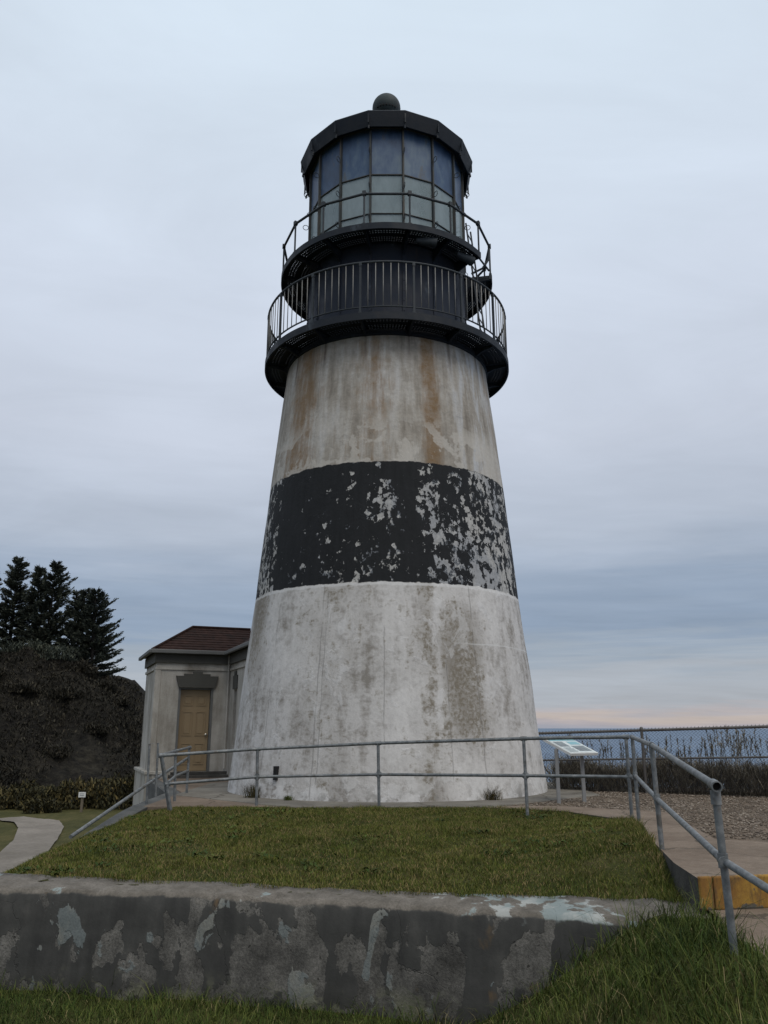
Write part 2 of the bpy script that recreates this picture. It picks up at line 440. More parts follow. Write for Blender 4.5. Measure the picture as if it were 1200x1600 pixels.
def retaining_material():
    m, t, b = mat('peeling_wall_paint')
    p = t.pos(); x, y, z = t.sep(p)
    nz = t.sep(t.n.new('ShaderNodeNewGeometry').outputs['Normal'])[2]
    v = t.vm('MULTIPLY', p, (1, 1, 0.62))
    big = t.noise(v, 2.1, 4, 0.5, 1.0)
    big2 = t.noise(t.vm('ADD', v, (7, 3, 1)), 3.1, 4, 0.5, 0.9)
    mid = t.noise(p, 6.0, 6, 0.62)
    spk = t.noise(p, 55.0, 4, 0.75)
    streak = t.noise(t.vm('MULTIPLY', p, (1, 1, 0.10)), 6.0, 5, 0.6)
    paint = t.ramp(t.add(t.mul(streak, 0.6), t.mul(mid, 0.4)), [(0.32, (0.030, 0.0295, 0.028)), (0.55, (0.054, 0.053, 0.049)), (0.72, (0.090, 0.086, 0.078))])
    conc = t.ramp(mid, [(0.3, (0.066, 0.063, 0.057)), (0.7, (0.122, 0.115, 0.103))])
    conc = t.mix(1.0, conc, t.ramp(spk, [(0.3, 0.55), (0.7, 1.5)]), 'MULTIPLY')
    conc = t.mix(1.0, conc, t.ramp(t.noise(p, 3.0, 6, 0.65), [(0.3, 0.6), (0.7, 1.35)]), 'MULTIPLY')
    conc = t.mix(t.mul(t.step(t.noise(p, 24.0, 2, 0.5), 0.68, 0.72), 0.8), conc, (0.015, 0.014, 0.012))
    lowb = t.sub(t.mul(t.step(x, -3.0, -0.8), 0.10), t.mul(t.step(z, -0.62, -0.28), 0.09))
    pk = t.add(t.add(t.mul(big, 0.75), t.mul(t.noise(t.vm('MULTIPLY', p, (1, 1, 0.5)), 3.6, 5, 0.55, 0.6), 0.35)), lowb)
    peel = t.step(t.add(pk, t.mul(t.sub(mid, 0.5), 0.24)), 0.588, 0.603)
    pale = t.step(t.add(big2, t.mul(t.sub(mid, 0.5), 0.22)), 0.61, 0.622)
    c = t.mix(peel, paint, conc)
    palec = t.mix(t.step(mid, 0.4, 0.6), (0.22, 0.22, 0.195), (0.15, 0.17, 0.168))
    palec = t.mix(1.0, palec, t.ramp(spk, [(0.3, 0.7), (0.7, 1.25)]), 'MULTIPLY')
    c = t.mix(t.mul(pale, 0.75), c, palec)
    rust = t.mul(t.step(t.noise(v, 3.4, 4), 0.66, 0.74), 0.55)
    c = t.mix(rust, c, (0.16, 0.10, 0.045))
    dv = t.vm('ADD', p, t.vm('MULTIPLY', t.noise(p, 2.2, 5, 0.6, color=True), (0.35, 0.35, 0.35)))
    ck = t.sub(1.0, t.step(t.vor(dv, 0.9, 'DISTANCE_TO_EDGE'), 0.001, 0.004))
    ck = t.mul(ck, t.step(t.noise(p, 1.1, 3), 0.5, 0.6))
    c = t.mix(t.mul(ck, 0.35), c, (0.012, 0.011, 0.010))
    foot_dark = t.mul(t.sub(1.0, t.step(t.add(z, t.mul(streak, 0.35)), -0.80, -0.55)), 0.35)  # darker tone towards the wall foot, with a streaked upper limit
    c = t.mix(foot_dark, c, (0.035, 0.034, 0.026))
    # top face: bare brownish concrete with pale blue-green paint leftovers
    top = t.ramp(mid, [(0.3, (0.085, 0.074, 0.06)), (0.7, (0.175, 0.155, 0.132))])
    top = t.mix(1.0, top, t.ramp(spk, [(0.3, 0.7), (0.7, 1.3)]), 'MULTIPLY')
    tq = t.add(t.noise(p, 1.6, 5, 0.55, 0.6), t.mul(t.gauss(x, 1.45, 0.55), 0.17))
    tq = t.add(tq, t.mul(t.gauss(x, -0.2, 0.7), 0.05))
    teal = t.step(t.add(tq, t.mul(t.sub(mid, 0.5), 0.40)), 0.63, 0.655)
    tealc = t.mix(t.step(t.noise(p, 4.0, 4), 0.45, 0.6), (0.22, 0.26, 0.255), (0.37, 0.38, 0.36))
    top = t.mix(t.mul(teal, 0.85), top, tealc)
    edge = t.step(t.add(nz, t.mul(t.sub(mid, 0.5), 0.9)), 0.35, 0.6)
    c = t.mix(edge, c, top)
    moss = t.mul(t.step(t.noise(p, 4.0, 5, 0.6), 0.54, 0.62), t.sub(1.0, t.step(z, -1.0, -0.72)))
    c = t.mix(t.mul(moss, 0.6), c, (0.19, 0.19, 0.12))
    t.put(b.inputs['Base Color'], c)
    b.inputs['Roughness'].default_value = 0.85
    b.inputs['Specular IOR Level'].default_value = 0.25
    h = t.add(t.mul(peel, -0.6), t.add(t.mul(pale, 0.35), t.mul(t.mul(spk, t.add(peel, 0.15)), 0.5)))
    brd = t.m('SINE', t.mul(z, 42.0))
    t.put(b.inputs['Normal'], t.bump(t.add(t.add(h, t.mul(ck, -0.25)), t.add(t.mul(mid, 0.6), t.mul(brd, 0.06))), 0.6, 0.02))
    return m

def grass_ground():
    m, t, b = mat('turf')
    p = t.pos()
    n = t.noise(p, 1.3, 6, 0.6); f = t.noise(p, 30, 4, 0.7)
    c = t.ramp(n, [(0.3, (0.026, 0.032, 0.010)), (0.5, (0.048, 0.050, 0.016)), (0.7, (0.085, 0.066, 0.030))])
    c = t.mix(1.0, c, t.ramp(f, [(0.25, 0.5), (0.75, 1.6)]), 'MULTIPLY')
    t.put(b.inputs['Base Color'], c); b.inputs['Roughness'].default_value = 0.95
    b.inputs['Specular IOR Level'].default_value = 0.1
    t.put(b.inputs['Normal'], t.bump(f, 0.8, 0.03))
    return m

def blade_material(name, stops, dead, dead_thr, patch=0.9):
    m, t, b = mat(name)
    p = t.pos()
    r = t.attr('rnd')
    n = t.noise(p, patch, 5, 0.6)
    c = t.ramp(t.add(t.mul(r, 0.45), t.mul(n, 0.55)), stops)
    n2 = t.noise(p, patch * 2.1, 5, 0.65)
    c = t.mix(1.0, c, t.ramp(t.noise(p, patch * 5.5, 4, 0.6), [(0.3, 0.62), (0.7, 1.32)]), 'MULTIPLY')
    c = t.mix(t.step(t.add(r, t.mul(t.sub(n2, 0.5), 1.3)), dead_thr, dead_thr + 0.08), c, dead)
    t.put(b.inputs['Base Color'], c); b.inputs['Roughness'].default_value = 0.75
    b.inputs['Specular IOR Level'].default_value = 0.15
    return m

def iron_material(name, c1, c2, rust=0.25):
    m, t, b = mat(name)
    p = t.pos()
    n = t.noise(p, 3.0, 6, 0.65)
    st = t.noise(t.vm('MULTIPLY', p, (1, 1, 0.15)), 7.0, 5, 0.6)
    c = t.mix(t.step(n, 0.35, 0.7), c1, c2)
    c = t.mix(t.mul(t.step(st, 0.58, 0.75), rust), c, (0.07, 0.045, 0.03))
    pat = t.step(t.noise(t.vm('MULTIPLY', p, (1, 1, 0.5)), 2.4, 6, 0.7), 0.60, 0.68)
    c = t.mix(t.mul(pat, 0.35), c, (0.07, 0.09, 0.11))
    t.put(b.inputs['Base Color'], c)
    t.put(b.inputs['Roughness'], t.ramp(n, [(0.3, 0.5), (0.7, 0.8)]))
    b.inputs['Specular IOR Level'].default_value = 0.3
    t.put(b.inputs['Normal'], t.bump(t.noise(p, 20, 4, 0.6), 0.4, 0.006))
    return m

def glass_material():
    m, t, b = mat('lantern_glass')
    out = m.node_tree.nodes['Material Output']
    p = t.pos()
    dirt = t.noise(t.vm('MULTIPLY', p, (1, 1, 0.4)), 3.0, 5, 0.6)
    tr = t.n.new('ShaderNodeBsdfTransparent'); tr.inputs[0].default_value = (0.70, 0.80, 0.80, 1)
    gl = t.n.new('ShaderNodeBsdfGlossy'); gl.inputs[0].default_value = (0.85, 0.9, 0.9, 1); gl.inputs[1].default_value = 0.12
    fr = t.n.new('ShaderNodeLayerWeight'); fr.inputs[0].default_value = 0.5
    ms = t.n.new('ShaderNodeMixShader')
    t.put(ms.inputs[0], t.m('MULTIPLY_ADD', t.m('POWER', fr.outputs[1], 4.0), 0.6, 0.05, True)); t.l.new(tr.outputs[0], ms.inputs[1]); t.l.new(gl.outputs[0], ms.inputs[2])
    df = t.n.new('ShaderNodeBsdfDiffuse'); df.inputs[0].default_value = (0.35, 0.41, 0.43, 1)
    m2 = t.n.new('ShaderNodeMixShader')
    t.put(m2.inputs[0], t.ramp(dirt, [(0.3, 0.35), (0.7, 0.65)])); t.l.new(ms.outputs[0], m2.inputs[1]); t.l.new(df.outputs[0], m2.inputs[2])
    t.l.new(m2.outputs[0], out.inputs[0])
    return m

def galvanised():
    m, t, b = mat('galvanised_steel')
    p = t.pos()
    n = t.noise(p, 14, 6, 0.65); f = t.noise(p, 70, 3, 0.6)
    c = t.ramp(n, [(0.3, (0.075, 0.083, 0.087)), (0.5, (0.14, 0.15, 0.155)), (0.7, (0.235, 0.24, 0.24))])
    c = t.mix(t.mul(t.step(t.noise(p, 5, 6, 0.7), 0.55, 0.66), 0.6), c, (0.085, 0.068, 0.048))
    c = t.mix(t.mul(t.step(t.noise(p, 9, 5, 0.7), 0.62, 0.70), 0.5), c, (0.34, 0.33, 0.30))
    t.put(b.inputs['Base Color'], c)
    b.inputs['Metallic'].default_value = 0.2
    t.put(b.inputs['Roughness'], t.ramp(f, [(0.3, 0.45), (0.7, 0.65)]))
    t.put(b.inputs['Normal'], t.bump(f, 0.3, 0.003))
    return m

M = {}
M['tower'] = tower_material()
M['iron'] = iron_material('black_iron', (0.005, 0.008, 0.013), (0.009, 0.014, 0.022), 0.12)
M['plate'] = iron_material('watch_room_plate', (0.008, 0.012, 0.022), (0.014, 0.020, 0.034), 0.35)
M['railiron'] = iron_material('rail_iron', (0.022, 0.027, 0.033), (0.045, 0.052, 0.058))
M['baluster'] = iron_material('baluster_iron', (0.17, 0.165, 0.155), (0.26, 0.25, 0.23), 0.3)
def blank_material():
    m, t, b = mat('painted_out_pane')
    p = t.pos()
    n = t.noise(t.vm('MULTIPLY', p, (1, 1, 0.35)), 4.5, 6, 0.65)
    big = t.noise(t.vm('MULTIPLY', p, (1, 1, 0.6)), 1.6, 5, 0.6)
    c = t.ramp(t.add(t.mul(n, 0.5), t.mul(big, 0.5)), [(0.36, (0.026, 0.046, 0.088)), (0.5, (0.047, 0.083, 0.15)), (0.64, (0.105, 0.15, 0.195))])
    c = t.mix(t.mul(t.step(n, 0.60, 0.70), 0.5), c, (0.07, 0.055, 0.045))
    t.put(b.inputs['Base Color'], c); b.inputs['Roughness'].default_value = 0.5
    b.inputs['Specular IOR Level'].default_value = 0.3
    return m
M['blank'] = blank_material()
M['glass'] = glass_material()
M['muntin'] = iron_material('muntin', (0.03, 0.034, 0.034), (0.065, 0.06, 0.052), 0.9)
M['dark'] = plain('dark_void', (0.006, 0.006, 0.007), 0.9, 0.1)
M['galv'] = galvanised()
M['pipe_inside'] = plain('pipe_inside', (0.02, 0.016, 0.012), 0.9, 0.2)
M['pad'] = concrete('pad_concrete', (0.13, 0.118, 0.10), (0.19, 0.175, 0.15), 1.4, (0.07, 0.06, 0.05), 0.5, 0.0, 0.4)
M['walk'] = concrete('walk_concrete', (0.145, 0.108, 0.080), (0.20, 0.155, 0.118), 1.1, (0.085, 0.064, 0.046), 0.5, 0.35, 0.55)
M['path'] = concrete('path_concrete', (0.165, 0.145, 0.122), (0.21, 0.185, 0.158), 0.5, (0.11, 0.095, 0.075), 0.5)
M['curb'] = concrete('curb_concrete', (0.08, 0.082, 0.08), (0.125, 0.125, 0.12), 1.8, (0.06, 0.058, 0.05), 0.5)
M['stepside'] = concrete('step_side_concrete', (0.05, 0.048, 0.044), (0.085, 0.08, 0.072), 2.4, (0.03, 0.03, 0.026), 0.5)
M['wall'] = retaining_material()
M['turf'] = grass_ground()
M['blade'] = blade_material('lawn_blades', [(0.26, (0.036, 0.054, 0.010)), (0.44, (0.078, 0.098, 0.017)), (0.56, (0.115, 0.122, 0.024)), (0.74, (0.17, 0.148, 0.044))], (0.23, 0.17, 0.075), 0.79)
M['lblade'] = blade_material('long_blades', [(0.26, (0.018, 0.034, 0.007)), (0.46, (0.046, 0.073, 0.013)), (0.74, (0.115, 0.125, 0.030))], (0.22, 0.18, 0.085), 0.94)
M['brush'] = blade_material('brush_blades', [(0.28, (0.07, 0.059, 0.044)), (0.5, (0.15, 0.128, 0.094)), (0.72, (0.26, 0.225, 0.165))], (0.32, 0.28, 0.21), 0.90, 0.9)
M['scrub'] = blade_material('hill_scrub', [(0.30, (0.014, 0.014, 0.011)), (0.47, (0.023, 0.021, 0.016)), (0.62, (0.040, 0.035, 0.025)), (0.75, (0.058, 0.050, 0.034))], (0.062, 0.052, 0.035), 1.0, 0.16)
M['bush'] = blade_material('bush_leaves', [(0.3, (0.018, 0.018, 0.010)), (0.5, (0.042, 0.039, 0.018)), (0.7, (0.095, 0.076, 0.030))], (0.13, 0.095, 0.034), 0.92, 0.4)
M['needle'] = blade_material('spruce_needles', [(0.3, (0.030, 0.037, 0.032)), (0.5, (0.046, 0.055, 0.043)), (0.7, (0.075, 0.080, 0.056))], (0.06, 0.05, 0.034), 1.05, 0.4)
M['bark'] = plain('spruce_bark', (0.020, 0.016, 0.013), 0.95, 0.3)
def yellow_mat():
    m, t, b = mat('yellow_step_paint')
    p = t.pos(); x, y, z = t.sep(p)
    n = t.noise(p, 5.0, 7, 0.7); st = t.noise(t.vm('MULTIPLY', p, (1, 1, 0.25)), 14.0, 6, 0.65)
    c = t.mix(t.step(n, 0.38, 0.62), (0.20, 0.095, 0.018), (0.33, 0.185, 0.028))
    c = t.mix(t.mul(t.step(st, 0.50, 0.66), 0.75), c, (0.085, 0.048, 0.024))
    c = t.mix(t.step(t.add(n, t.mul(t.step(z, -0.09, -0.17), 0.16)), 0.62, 0.66), c, (0.085, 0.076, 0.064))
    t.put(b.inputs['Base Color'], c); b.inputs['Roughness'].default_value = 0.85
    t.put(b.inputs['Normal'], t.bump(t.add(n, st), 0.6, 0.015))
    return m
M['yellow'] = yellow_mat()
def stucco():
    m, t, b = mat('house_stucco')
    p = t.pos()
    st = t.noise(t.vm('MULTIPLY', p, (1, 1, 0.18)), 3.2, 6, 0.62)
    n = t.noise(p, 2.0, 6, 0.62); f = t.noise(p, 40, 3, 0.6)
    c = t.ramp(t.add(t.mul(st, 0.6), t.mul(n, 0.4)), [(0.34, (0.21, 0.188, 0.16)), (0.47, (0.345, 0.322, 0.285)), (0.58, (0.45, 0.425, 0.385)), (0.7, (0.52, 0.495, 0.455))])
    c = t.mix(1.0, c, t.ramp(f, [(0.3, 0.92), (0.7, 1.07)]), 'MULTIPLY')
    t.put(b.inputs['Base Color'], c); b.inputs['Roughness'].default_value = 0.9
    b.inputs['Specular IOR Level'].default_value = 0.2
    t.put(b.inputs['Normal'], t.bump(t.add(f, n), 0.4, 0.01))
    return m
M['stucco'] = stucco()
M['trim'] = plain('grey_trim', (0.062, 0.060, 0.052), 0.75, 0.15, 3.0, 0, 0, (0.035, 0.032, 0.026), 0.4)
M['gutter'] = plain('gutter_metal', (0.12, 0.12, 0.115), 0.5, 0.15, 4.0)
M['door'] = plain('tan_door_paint', (0.27, 0.195, 0.11), 0.55, 0.08, 2.0, 0, 0, (0.19, 0.14, 0.082), 0.4)
M['brass'] = plain('door_knob_metal', (0.5, 0.47, 0.4), 0.3, 0.1, 5, 0.9)
M['shingle'] = plain('red_shingle', (0.038, 0.021, 0.017), 0.95, 0.5, 6.0, 0, 0.006, (0.022, 0.016, 0.014), 0.8, 0.1)
M['plinth'] = plain('whitewashed_plinth', (0.40, 0.38, 0.34), 0.85, 0.15, 3.0, 0, 0.006, (0.18, 0.155, 0.12), 0.7)
M['sign_white'] = plain('sign_white', (0.62, 0.62, 0.60), 0.5, 0.06)
M['sign_post'] = plain('sign_post', (0.22, 0.22, 0.22), 0.6, 0.1)
M['wood'] = plain('weathered_wood', (0.13, 0.105, 0.075), 0.9, 0.25, 8)
M['teal'] = plain('panel_teal', (0.16, 0.36, 0.40), 0.35, 0.12, 9)
M['panel'] = plain('panel_paper', (0.55, 0.59, 0.58), 0.35, 0.08, 12)
M['photo'] = plain('panel_photo', (0.13, 0.15, 0.15), 0.35, 0.7, 14)
M['ink'] = plain('panel_ink', (0.10, 0.13, 0.14), 0.5, 0.2, 10)
M['chain'] = plain('chain_link_wire', (0.045, 0.047, 0.05), 0.7, 0.15, 5, 0.0)
M['fence_rail'] = plain('fence_rail', (0.10, 0.092, 0.085), 0.6, 0.25, 6, 0.3, 0, (0.06, 0.04, 0.03), 0.6)
def gravel_mat():
    m, t, b = mat('gravel_stone')
    r = t.attr('rnd'); p = t.pos()
    c = t.ramp(t.add(t.mul(r, 0.75), t.mul(t.noise(p, 1.2, 3), 0.35)), [(0.15, (0.065, 0.050, 0.038)), (0.45, (0.14, 0.108, 0.079)), (0.75, (0.21, 0.168, 0.128)), (1.0, (0.30, 0.26, 0.215))])
    t.put(b.inputs['Base Color'], c); b.inputs['Roughness'].default_value = 0.85
    return m
M['gravel'] = gravel_mat()
M['gravelbed'] = concrete('gravel_bed', (0.085, 0.062, 0.044), (0.15, 0.112, 0.080), 3.0, (0.05, 0.04, 0.03), 0.5, 0.7)
def rock_mat():
    m, t, b = mat('hill_rock')
    p = t.pos(); x, y, z = t.sep(p)
    n = t.noise(p, 0.30, 8, 0.68); f = t.noise(t.vm('MULTIPLY', p, (1, 1, 1.6)), 2.2, 8, 0.75)
    c = t.ramp(t.add(t.mul(n, 0.4), t.mul(f, 0.6)), [(0.38, (0.012, 0.011, 0.010)), (0.48, (0.024, 0.022, 0.019)), (0.58, (0.046, 0.041, 0.032)), (0.70, (0.078, 0.070, 0.054))])
    t.put(b.inputs['Base Color'], c); b.inputs['Roughness'].default_value = 0.95
    b.inputs['Specular IOR Level'].default_value = 0.1
    t.put(b.inputs['Normal'], t.bump(t.add(n, f), 1.0, 0.5))
    return m
M['rock'] = rock_mat()
def far_turf():
    m, t, b = mat('meadow')
    p = t.pos(); n = t.noise(p, 0.35, 6, 0.6); f = t.noise(t.vm('MULTIPLY', p, (1, 0.4, 1)), 4, 6, 0.7)
    c = t.ramp(t.add(t.mul(n, 0.5), t.mul(f, 0.5)), [(0.35, (0.036, 0.038, 0.014)), (0.5, (0.062, 0.059, 0.022)), (0.68, (0.105, 0.086, 0.038))])
    t.put(b.inputs['Base Color'], c); b.inputs['Roughness'].default_value = 0.95
    b.inputs['Specular IOR Level'].default_value = 0.1
    t.put(b.inputs['Normal'], t.bump(f, 0.7, 0.08))
    return m
M['meadow'] = far_turf()
def sea_mat():
    m, t, b = mat('sea_water')
    p = t.pos()
    n = t.noise(t.vm('MULTIPLY', p, (1, 1, 1)), 0.05, 5, 0.6)
    lr = t.noise(p, 0.0012, 4, 0.55)
    t.put(b.inputs['Base Color'], t.mix(t.step(lr, 0.35, 0.65), (0.085, 0.13, 0.20), (0.115, 0.165, 0.235)))
    b.inputs['Roughness'].default_value = 0.55
    b.inputs['Specular IOR Level'].default_value = 0.25
    t.put(b.inputs['Normal'], t.bump(n, 0.6, 2.0))
    return m
M['sea'] = sea_mat()

# ------------------------------------------------------------------ ground
def sst(a, b, x):
    u = min(max((x - a) / (b - a), 0.0), 1.0)
    return u * u * (3 - 2 * u)

WF = [(-4.05, 7.70), (-3.35, 7.59), (-1.89, 7.36), (0.0, 6.95), (1.19, 6.55), (2.04, 6.25), (2.40, 6.12)]   # wall face at its top
WB = [(-3.80, 8.10), (-3.40, 8.02), (-1.97, 7.66), (0.0, 7.21), (1.28, 6.99), (2.24, 6.80), (2.42, 6.75)]    # wall back edge
def interp(L, x):
    if x <= L[0][0]: return L[0][1]
    for (a, ya), (b, yb) in zip(L, L[1:]):
        if x <= b: return ya + (yb - ya) * (x - a) / (b - a)
    return L[-1][1]

def n3(x, y, s, o=0.0):
    return mnoise.fractal(Vector((x * s + o, y * s + 3.1, o)), 1.0, 2.0, 4)

def low_z(x, y):
    z = -0.97 + 0.80 * sst(0.5, 2.1, x)
    z += 0.05 * n3(x, y, 0.8)
    z -= 0.10 * sst(5.6, 3.0, y) * sst(1.2, 2.2, x)
    z += (-2.85 + 0.97) * sst(-4.8, -9.5, x)
    z -= 0.30 * sst(2.40, 2.75, x + 0.13 * max(0.0, 6.5 - max(y, 4.0)))
    return z

def ground_z(x, y):
    inside = x > -3.65 and y > interp(WF, x) + 0.15
    if x > 2.3 and y > 6.6:
        inside = True
    if not inside:
        z = low_z(x, y)
        if y > 9 and x <= -3.65:
            z = -2.85 + (z + 2.85) * sst(10.5, 8.0, y) if x > -9.5 else z
            z += 0.05 * n3(x, y, 0.2)
    else:
        z = -0.30
    # land falls away to the sea behind the fence, and behind the tower
    edge = 16.2 + 0.5 * n3(x, 0, 0.3)
    if x > -3.65:
        yy = edge + (7.0 if x < 1.5 else 0.0)
        if y > yy:
            z = z - (y - yy) * 0.75 - 0.4 * sst(0, 2, y - yy) + 0.6 * n3(x, y, 0.25)
    if x > 12:
        z -= (x - 12) * 0.8
    if y > 95 and x < -3.65:
        z -= (y - 95) * 0.8
    return max(z, -66.0)

def axis(parts):
    out = []
    for a, b, s in parts:
        out += list(np.arange(a, b, s))
    out.append(parts[-1][1])
    return out

gx_ = axis([(-140, -30, 5), (-30, -6, 1.0), (-6, 4, 0.12), (4, 14, 0.6), (14, 140, 6)])
gy_ = axis([(-60, -4, 4), (-4, 3, 0.5), (3, 9, 0.12), (9, 24, 0.5), (24, 60, 1.5), (60, 200, 7)])
V = []; F = []
for yv in gy_:
    for xv in gx_:
        V.append((xv, yv, ground_z(xv, yv)))
nx = len(gx_)
for j in range(len(gy_) - 1):
    for i in range(nx - 1):
        F.append((j * nx + i, j * nx + i + 1, (j + 1) * nx + i + 1, (j + 1) * nx + i))
gme = mesh(V, F, [M['turf'], M['meadow'], M['rock']], True, 'ground')
mi = []
for f in F:
    cx = sum(V[k][0] for k in f) / 4; cy = sum(V[k][1] for k in f) / 4; cz = sum(V[k][2] for k in f) / 4
    mi.append(2 if cz < -5 else (1 if (cx < -5.5 or cy > 12) else 0))
gme.polygons.foreach_set('material_index', mi)
link('ground', gme, kind='structure')

# sea
b = MB()
n = 96
b.add([(60000 * math.cos(2 * PI * i / n), 60000 * math.sin(2 * PI * i / n), -60.0) for i in range(n)], [tuple(range(n))])
b.make('sea', M['sea'], kind='structure')

# ------------------------------------------------------------------ hill with scrub
def top_h(x):
    L = [(-80, 11), (-45, 8.2), (-30, 6.5), (-25, 5.7), (-22.5, 5.0), (-21.0, 4.4), (-19.3, 3.6), (-17.6, 2.0), (-15, -0.6), (-12, -2.8), (-8, -6), (-4, -12), (4, -26)]
    return interp(L, x)
def hill_z(x, y):
    foot = -3.2
    tp = top_h(x)
    u = sst(45.5 + 1.6 * n3(x, 0, 0.12, 5), 58.0, y)
    u = u ** 0.75
    z = foot + (tp - foot) * u
    rough = 1.0 * min(max((y - 45.5) / 3, 0), 1)
    z += rough * (0.75 * mnoise.fractal(Vector((x * 0.22, y * 0.22, 1.0)), 1.0, 2.1, 5) * (1.0 if tp > -2 else 0.3))
    r = mnoise.ridged_multi_fractal(Vector((x * 0.16, y * 0.22, 4.0)), 0.9, 2.0, 4, 1.0, 2.0)
    z += rough * 0.62 * (r - 1.0)
    z += rough * 0.30 * mnoise.fractal(Vector((x * 0.9, y * 0.7, 7.0)), 0.8, 2.1, 4)
    if y > 66:
        z -= (y - 66) ** 1.5 * 0.05
    return z
hx = np.concatenate([np.arange(-80, -36, 1.0), np.arange(-36, -10, 0.25), np.arange(-10, 4.1, 1.0)]); hy = np.concatenate([np.arange(44.5, 62, 0.25), np.arange(62, 92.1, 1.0)])
V = [];
for yv in hy:
    for xv in hx:
        V.append((xv, yv, hill_z(xv, yv)))
nx = len(hx)
F = [(j * nx + i, j * nx + i + 1, (j + 1) * nx + i + 1, (j + 1) * nx + i) for j in range(len(hy) - 1) for i in range(nx - 1)]
link('hill', mesh(V, F, M['rock'], True, 'hill'), kind='structure')

def blades(P, length, width, lean, rnd, curl=0.35, up=None):
    """P (n,3) roots; returns (n,5,3) blades of two segments"""
    n = len(P)
    a = rng.uniform(0, 2 * PI, n)
    side = np.stack([np.cos(a), np.sin(a), np.zeros(n)], 1)
    la = rng.uniform(0, 2 * PI, n)
    ld = np.stack([np.cos(la), np.sin(la), np.zeros(n)], 1) * (lean * rng.uniform(0.2, 1.0, n))[:, None]
    upv = np.array([0, 0, 1.0])[None, :]
    L = length[:, None]; W = width[:, None]
    mid = P + (upv * 0.55 + ld * 0.45) * L
    tip = P + (upv * (1 - curl * np.abs(rng.normal(0, 0.7, n))[:, None]) + ld * 1.25) * L
    V = np.stack([P - side * W * 0.5, P + side * W * 0.5, mid + side * W * 0.4, mid - side * W * 0.4, tip], 1)
    return V
BF = [(0, 1, 2, 3), (3, 2, 4)]

# scrub covering the hill face
n = 110000
hxv = rng.uniform(-46, -10, n); hyv = rng.uniform(45.2, 64, n)
nz = np.array([mnoise.noise(Vector((a * 0.25, b_ * 0.25, 2.0))) for a, b_ in zip(hxv, hyv)])
hz = np.array([hill_z(a, b_) for a, b_ in zip(hxv, hyv)])
keep = (nz + rng.normal(0, 0.22, n) + (hz - 0.8) * 0.05 > -0.12)
P = np.stack([hxv, hyv, hz - 0.03], 1)[keep]
k = len(P)
clump = np.clip(np.array([mnoise.noise(Vector((a * 0.55, b_ * 0.55, 9.0))) for a, b_ in zip(P[:, 0], P[:, 1])]) * 3 - 0.5, 0, 1)
P[:, 2] += clump * rng.uniform(0, 0.55, k)
ln = rng.uniform(0.10, 0.30, k) * (1 + 0.5 * clump)
V = blades(P, ln, rng.uniform(0.04, 0.10, k), np.full(k, 1.1), None, 0.6)
rn = rng.uniform(0, 1, k)
link('hill_scrub', fastmesh('hill_scrub', V, 5, M['scrub'], {'rnd': rn}, BF), kind='stuff',
     label='dark dry scrub covering the rocky hill at left', cat='scrub')

# ------------------------------------------------------------------ lighthouse
TX, TY = 0.06, 16.3
C0 = (TX, TY, 0.0)
LH = thing('lighthouse', 'tall tapering white lighthouse with a peeling black band and black iron lantern', 'lighthouse', (TX, TY, 0))
def pol(r, az, z):
    return (TX + r * math.sin(az), TY - r * math.cos(az), z)
prof_key = [(3.05, -0.12), (3.045, 0.0), (2.93, 1.05), (2.81, 2.32), (2.66, 3.62), (2.43, 6.14), (2.235, 8.04), (2.165, 8.66)]
prof = []
for (r0, z0), (r1, z1) in zip(prof_key, prof_key[1:]):
    kk = max(1, int((z1 - z0) / 0.12))
    prof += [(r0 + (r1 - r0) * i / kk, z0 + (z1 - z0) * i / kk) for i in range(kk)]
prof.append(prof_key[-1])
b = MB(); b.lathe(C0, prof, 160)
# uneven plaster surface
nv = []
for v in b.v:
    q = Vector((v[0] - TX, v[1] - TY, v[2]))
    dd = 0.012 * mnoise.fractal(Vector((q.x * 0.9, q.y * 0.9, q.z * 0.6)), 1.0, 2.0, 4)
    r = math.hypot(q.x, q.y); kf = (r + dd) / r
    nv.append((TX + q.x * kf, TY + q.y * kf, v[2]))
b.v = nv
shaft = b.make('tower_shaft', M['tower'], LH, True)
# weep slot near the foot
a = math.asin(-0.613)
c = pol(3.0, a, 0.42)
b = MB(); rd = (math.sin(a), -math.cos(a), 0); tg = (math.cos(a), math.sin(a), 0)
b.box(c, (0.035, 0.05, 0.11), (tg, rd, (0, 0, 1)))
b.make('vent_slot', M['dark'], shaft)

